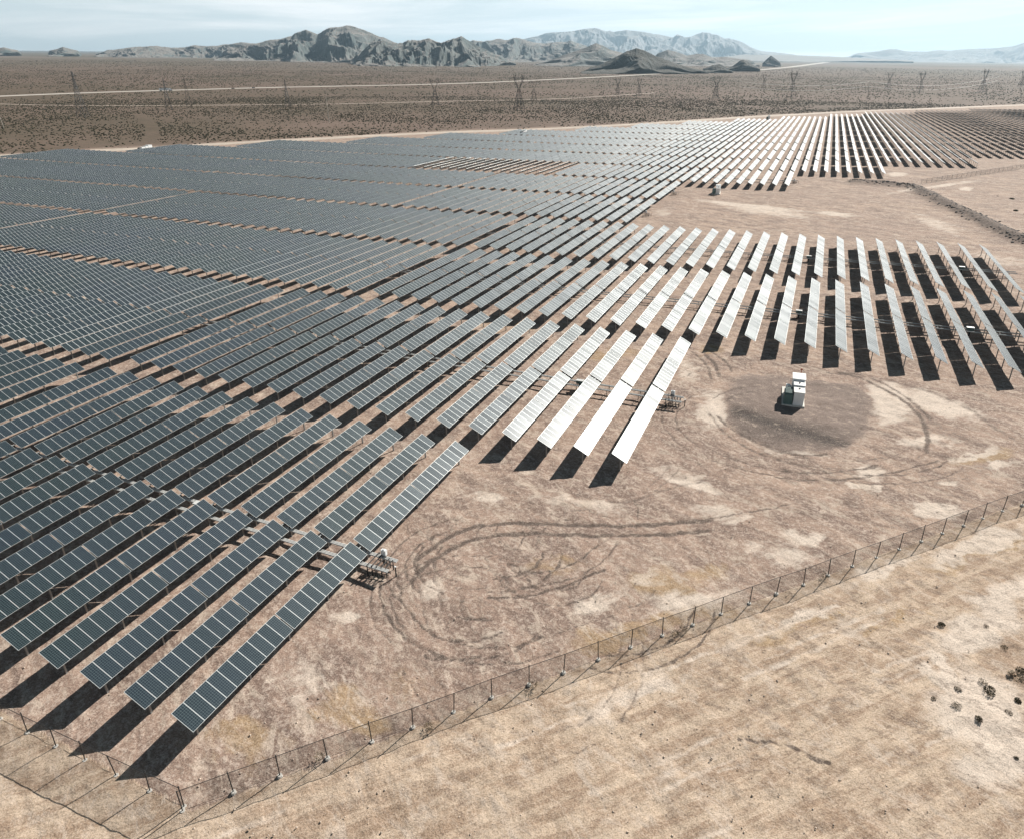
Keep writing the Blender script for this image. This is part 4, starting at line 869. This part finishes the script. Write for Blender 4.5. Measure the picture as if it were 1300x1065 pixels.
for dz, nm in ((0, 'upper'), (-5.5, 'lower')):
    wire((pa[0], pa[1], pa[2]+pa[3]-1+dz), (pb[0], pb[1], pb[2]+pb[3]-1+dz*1.1), 5, .11, '%s bright wire spanning left of the middle pole' % nm)
    wire((pb[0], pb[1], pb[2]+pb[3]-1+dz*1.1), (pc[0], pc[1], pc[2]+pc[3]-1+dz*1.1), 9, .13, '%s bright wire spanning right of the middle pole' % nm)

# ------------------------------------------------------------------ vehicles
def wheels(e, xs, w, r):
    for x in xs:
        for s in (-1, 1):
            b = MB(); b.tube((0, -.15, 0), (0, .15, 0), r, 'rubber', 12); wv = b.build('wheel', e, (x, s*w, r)); c = MB(); c.tube((0, -.16, 0), (0, .16, 0), r*.5, 'steel', 8); c.build('rim', wv)
def truck(x, y, z, rot, label):
    e = empty('semi_truck', (x, y, z), (0, 0, rot)); tag(e, label, 'truck')
    b = MB(); b.box((-3, 0, 2.7), (13.5, 2.6, 2.9), 'carwhite'); b.box((-3, 0, 1.1), (13, 1.2, .25), 'darksteel'); b.build('trailer', e)
    b = MB(); b.box((6.2, 0, 2.2), (2.4, 2.5, 2.7), 'carwhite'); b.box((8.0, 0, 1.45), (1.6, 2.1, 1.3), 'carwhite'); b.box((6.1, 0, 3.75), (1.8, 2.2, .4), 'carwhite')
    cb = b.build('cab', e); b = MB(); b.box((7.42, 0, 2.75), (.05, 2.1, .9), 'carglass'); b.box((6.6, 1.26, 2.7), (1.0, .04, .8), 'carglass'); b.box((6.6, -1.26, 2.7), (1.0, .04, .8), 'carglass'); b.build('window', cb)
    wheels(e, (-8.4, -7.1, 4.9, 5.9, 8.1), 1.15, .52)
def car(x, y, z, rot, label, mm='carwhite'):
    e = empty('car', (x, y, z), (0, 0, rot)); tag(e, label, 'car', 'cars on the distant highway')
    b = MB(); b.box((0, 0, .75), (4.6, 1.85, .75), mm); b.box((-.3, 0, 1.35), (2.7, 1.65, .6), mm); b.build('body', e)
    b = MB(); b.box((-.3, 0, 1.37), (2.5, 1.69, .38), 'carglass'); b.box((-.3, 0, 1.37), (2.76, 1.4, .4), 'carglass'); b.build('window', e); wheels(e, (-1.45, 1.45), .85, .34)
v = VEH[0]; truck(v[0], v[1], T(v[0], v[1])+.5, 1.15, 'long white semi truck on the highway at left')
for i, (v, l) in enumerate(zip(VEH[1:], ('white car on the highway below the hills, left of two', 'white car on the highway left of the dark hill', 'dark car on the highway right of the truck', 'second dark car close behind the first'))):
    car(v[0], v[1], T(v[0], v[1])+.4, 1.3, l, 'carwhite' if i < 2 else 'rubber')

# ------------------------------------------------------------------ assemble setting
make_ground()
rd = road_mat('graded dirt', (.40, .33, .265), (.52, .44, .365), .08)
asphalt = road_mat('pale highway and shoulders', (.42, .38, .33), (.50, .46, .41), .03)
ribbon('dirt_road', PERIM, 17, rd, .12)
ribbon('highway', HWY, lambda x, y: 13+max(0, math.hypot(x, y)-1200)*.011, asphalt, .6, step=30)
ribbon('service_track', SERV, 4, rd, .25)
r1 = rock_mat('desert rock', (.052, .074, .072), (.125, .13, .12), (.25, .22, .195), .005)
r2 = rock_mat('dark volcanic rock', (.022, .027, .022), (.045, .046, .036), (.07, .065, .05), .01)
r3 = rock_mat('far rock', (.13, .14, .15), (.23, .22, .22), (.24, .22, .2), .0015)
HS = (('massif', 1500, 250, r1), ('foot', 900, 140, r1), ('leftrange', 1400, 300, r1), ('knoll1', 400, 200, r1), ('knoll2', 400, 200, r1), ('mid', 1500, 330, r1), ('cone', 520, 210, r1), ('dark', 330, 150, r2), ('low1', 420, 190, r1), ('low2', 120, 90, r2), ('low3', 150, 100, r2), ('low4', 150, 120, r2), ('far', 3600, 900, r3), ('farright', 3600, 1200, r3), ('gentle', 3000, 2500, r1))
for i, (n, dp, sp, m) in enumerate(HS):
    R, prof = HILLS[n]; make_hill('mountain_range' if n in ('massif', 'foot', 'mid', 'far', 'farright', 'leftrange') else 'hill', R, prof, dp, sp, m, i+1, rough=.03 if n in ('gentle', 'farright') else .17 if n in ('massif', 'foot', 'mid', 'leftrange') else .05)

# ------------------------------------------------------------------ haze
m = bpy.data.materials.new('desert haze'); m.use_nodes = True; nt = m.node_tree
nt.nodes.remove(nt.nodes['Principled BSDF'])
pv = nt.nodes.new('ShaderNodeVolumePrincipled'); pv.inputs['Color'].default_value = HAZE_C; pv.inputs['Density'].default_value = HAZE_D; pv.inputs['Anisotropy'].default_value = HAZE_G
nt.links.new(pv.outputs[0], nt.nodes['Material Output'].inputs['Volume'])
M['haze'] = m
b = MB(); b.box((-3500, 11600, 590), (46000, 27000, 2020), 'haze'); o = b.build('haze'); tag(o, 'pale blue desert haze in the air', 'haze', kind='stuff')

# ------------------------------------------------------------------ sky, sun, camera
sun_dir = Vector((0.5756, 1.5294, 1)).normalized()
w = bpy.data.worlds.new('World'); scene.world = w; w.use_nodes = True; nt = w.node_tree; bg = nt.nodes['Background']
sky = nt.nodes.new('ShaderNodeTexSky'); sky.sky_type = 'NISHITA'; sky.sun_disc = False
sky.sun_elevation = math.asin(sun_dir.z); sky.sun_rotation = math.atan2(sun_dir.x, sun_dir.y)
sky.air_density = 1.0; sky.dust_density = SKY_DUST; sky.ozone_density = 1.5; sky.altitude = 600
tc = nt.nodes.new('ShaderNodeTexCoord')
mp = mapping(nt, tc.outputs['Generated'], (0, .03, .5), (1.6, 2.6, 30.0))
cl = noise(nt, mp, 1.25, 8, .62, .6)
cm = mapr(nt, cl, .46, .66, 0, .85)
hs = nt.nodes.new('ShaderNodeHueSaturation'); hs.inputs['Saturation'].default_value = SKY_SAT; nt.links.new(sky.outputs[0], hs.inputs['Color'])
skc = mixc(nt, 1.0, hs.outputs[0], SKY_TINT, 'MULTIPLY')
sz = nt.nodes.new('ShaderNodeSeparateXYZ'); nt.links.new(tc.outputs['Generated'], sz.inputs[0])
belt = math_(nt, 'POWER', mapr(nt, sz.outputs[2], .17, .105), 1.3)          # the bright veil of dust low over the desert
skc = mixc(nt, math_(nt, 'MULTIPLY', belt, BELT_F), skc, BELT_C)
skyc = mixc(nt, math_(nt, 'MULTIPLY', cm, mapr(nt, sz.outputs[2], .6, .15)), skc, CLOUD_C)
nt.links.new(skyc, bg.inputs['Color']); bg.inputs['Strength'].default_value = SKY_S
L = bpy.data.lights.new('sun', 'SUN'); L.energy = SUN_S; L.angle = math.radians(.53); L.color = (1.0, .95, .88)
lo = bpy.data.objects.new('sun', L); COL.objects.link(lo); lo.rotation_euler = sun_dir.to_track_quat('Z', 'Y').to_euler()
cam = bpy.data.cameras.new('camera'); co = bpy.data.objects.new('camera', cam); COL.objects.link(co); scene.camera = co
R = Matrix((_r2, _u2, -_fw)).transposed(); co.matrix_world = Matrix.Translation(CAMP) @ R.to_4x4()
cam.sensor_fit = 'HORIZONTAL'; cam.sensor_width = 36; cam.lens = 853.351/1300*36; cam.shift_y = -45/1300; cam.clip_start = .5; cam.clip_end = 90000
scene.view_settings.view_transform = 'Standard'; scene.view_settings.look = 'None'; scene.view_settings.exposure = EXPO; scene.view_settings.gamma = 1
scene.render.engine = 'CYCLES'
scene.cycles.max_bounces = 6; scene.cycles.transparent_max_bounces = 12; scene.cycles.volume_bounces = 0
scene.render.resolution_x = 1024; scene.render.resolution_y = 838
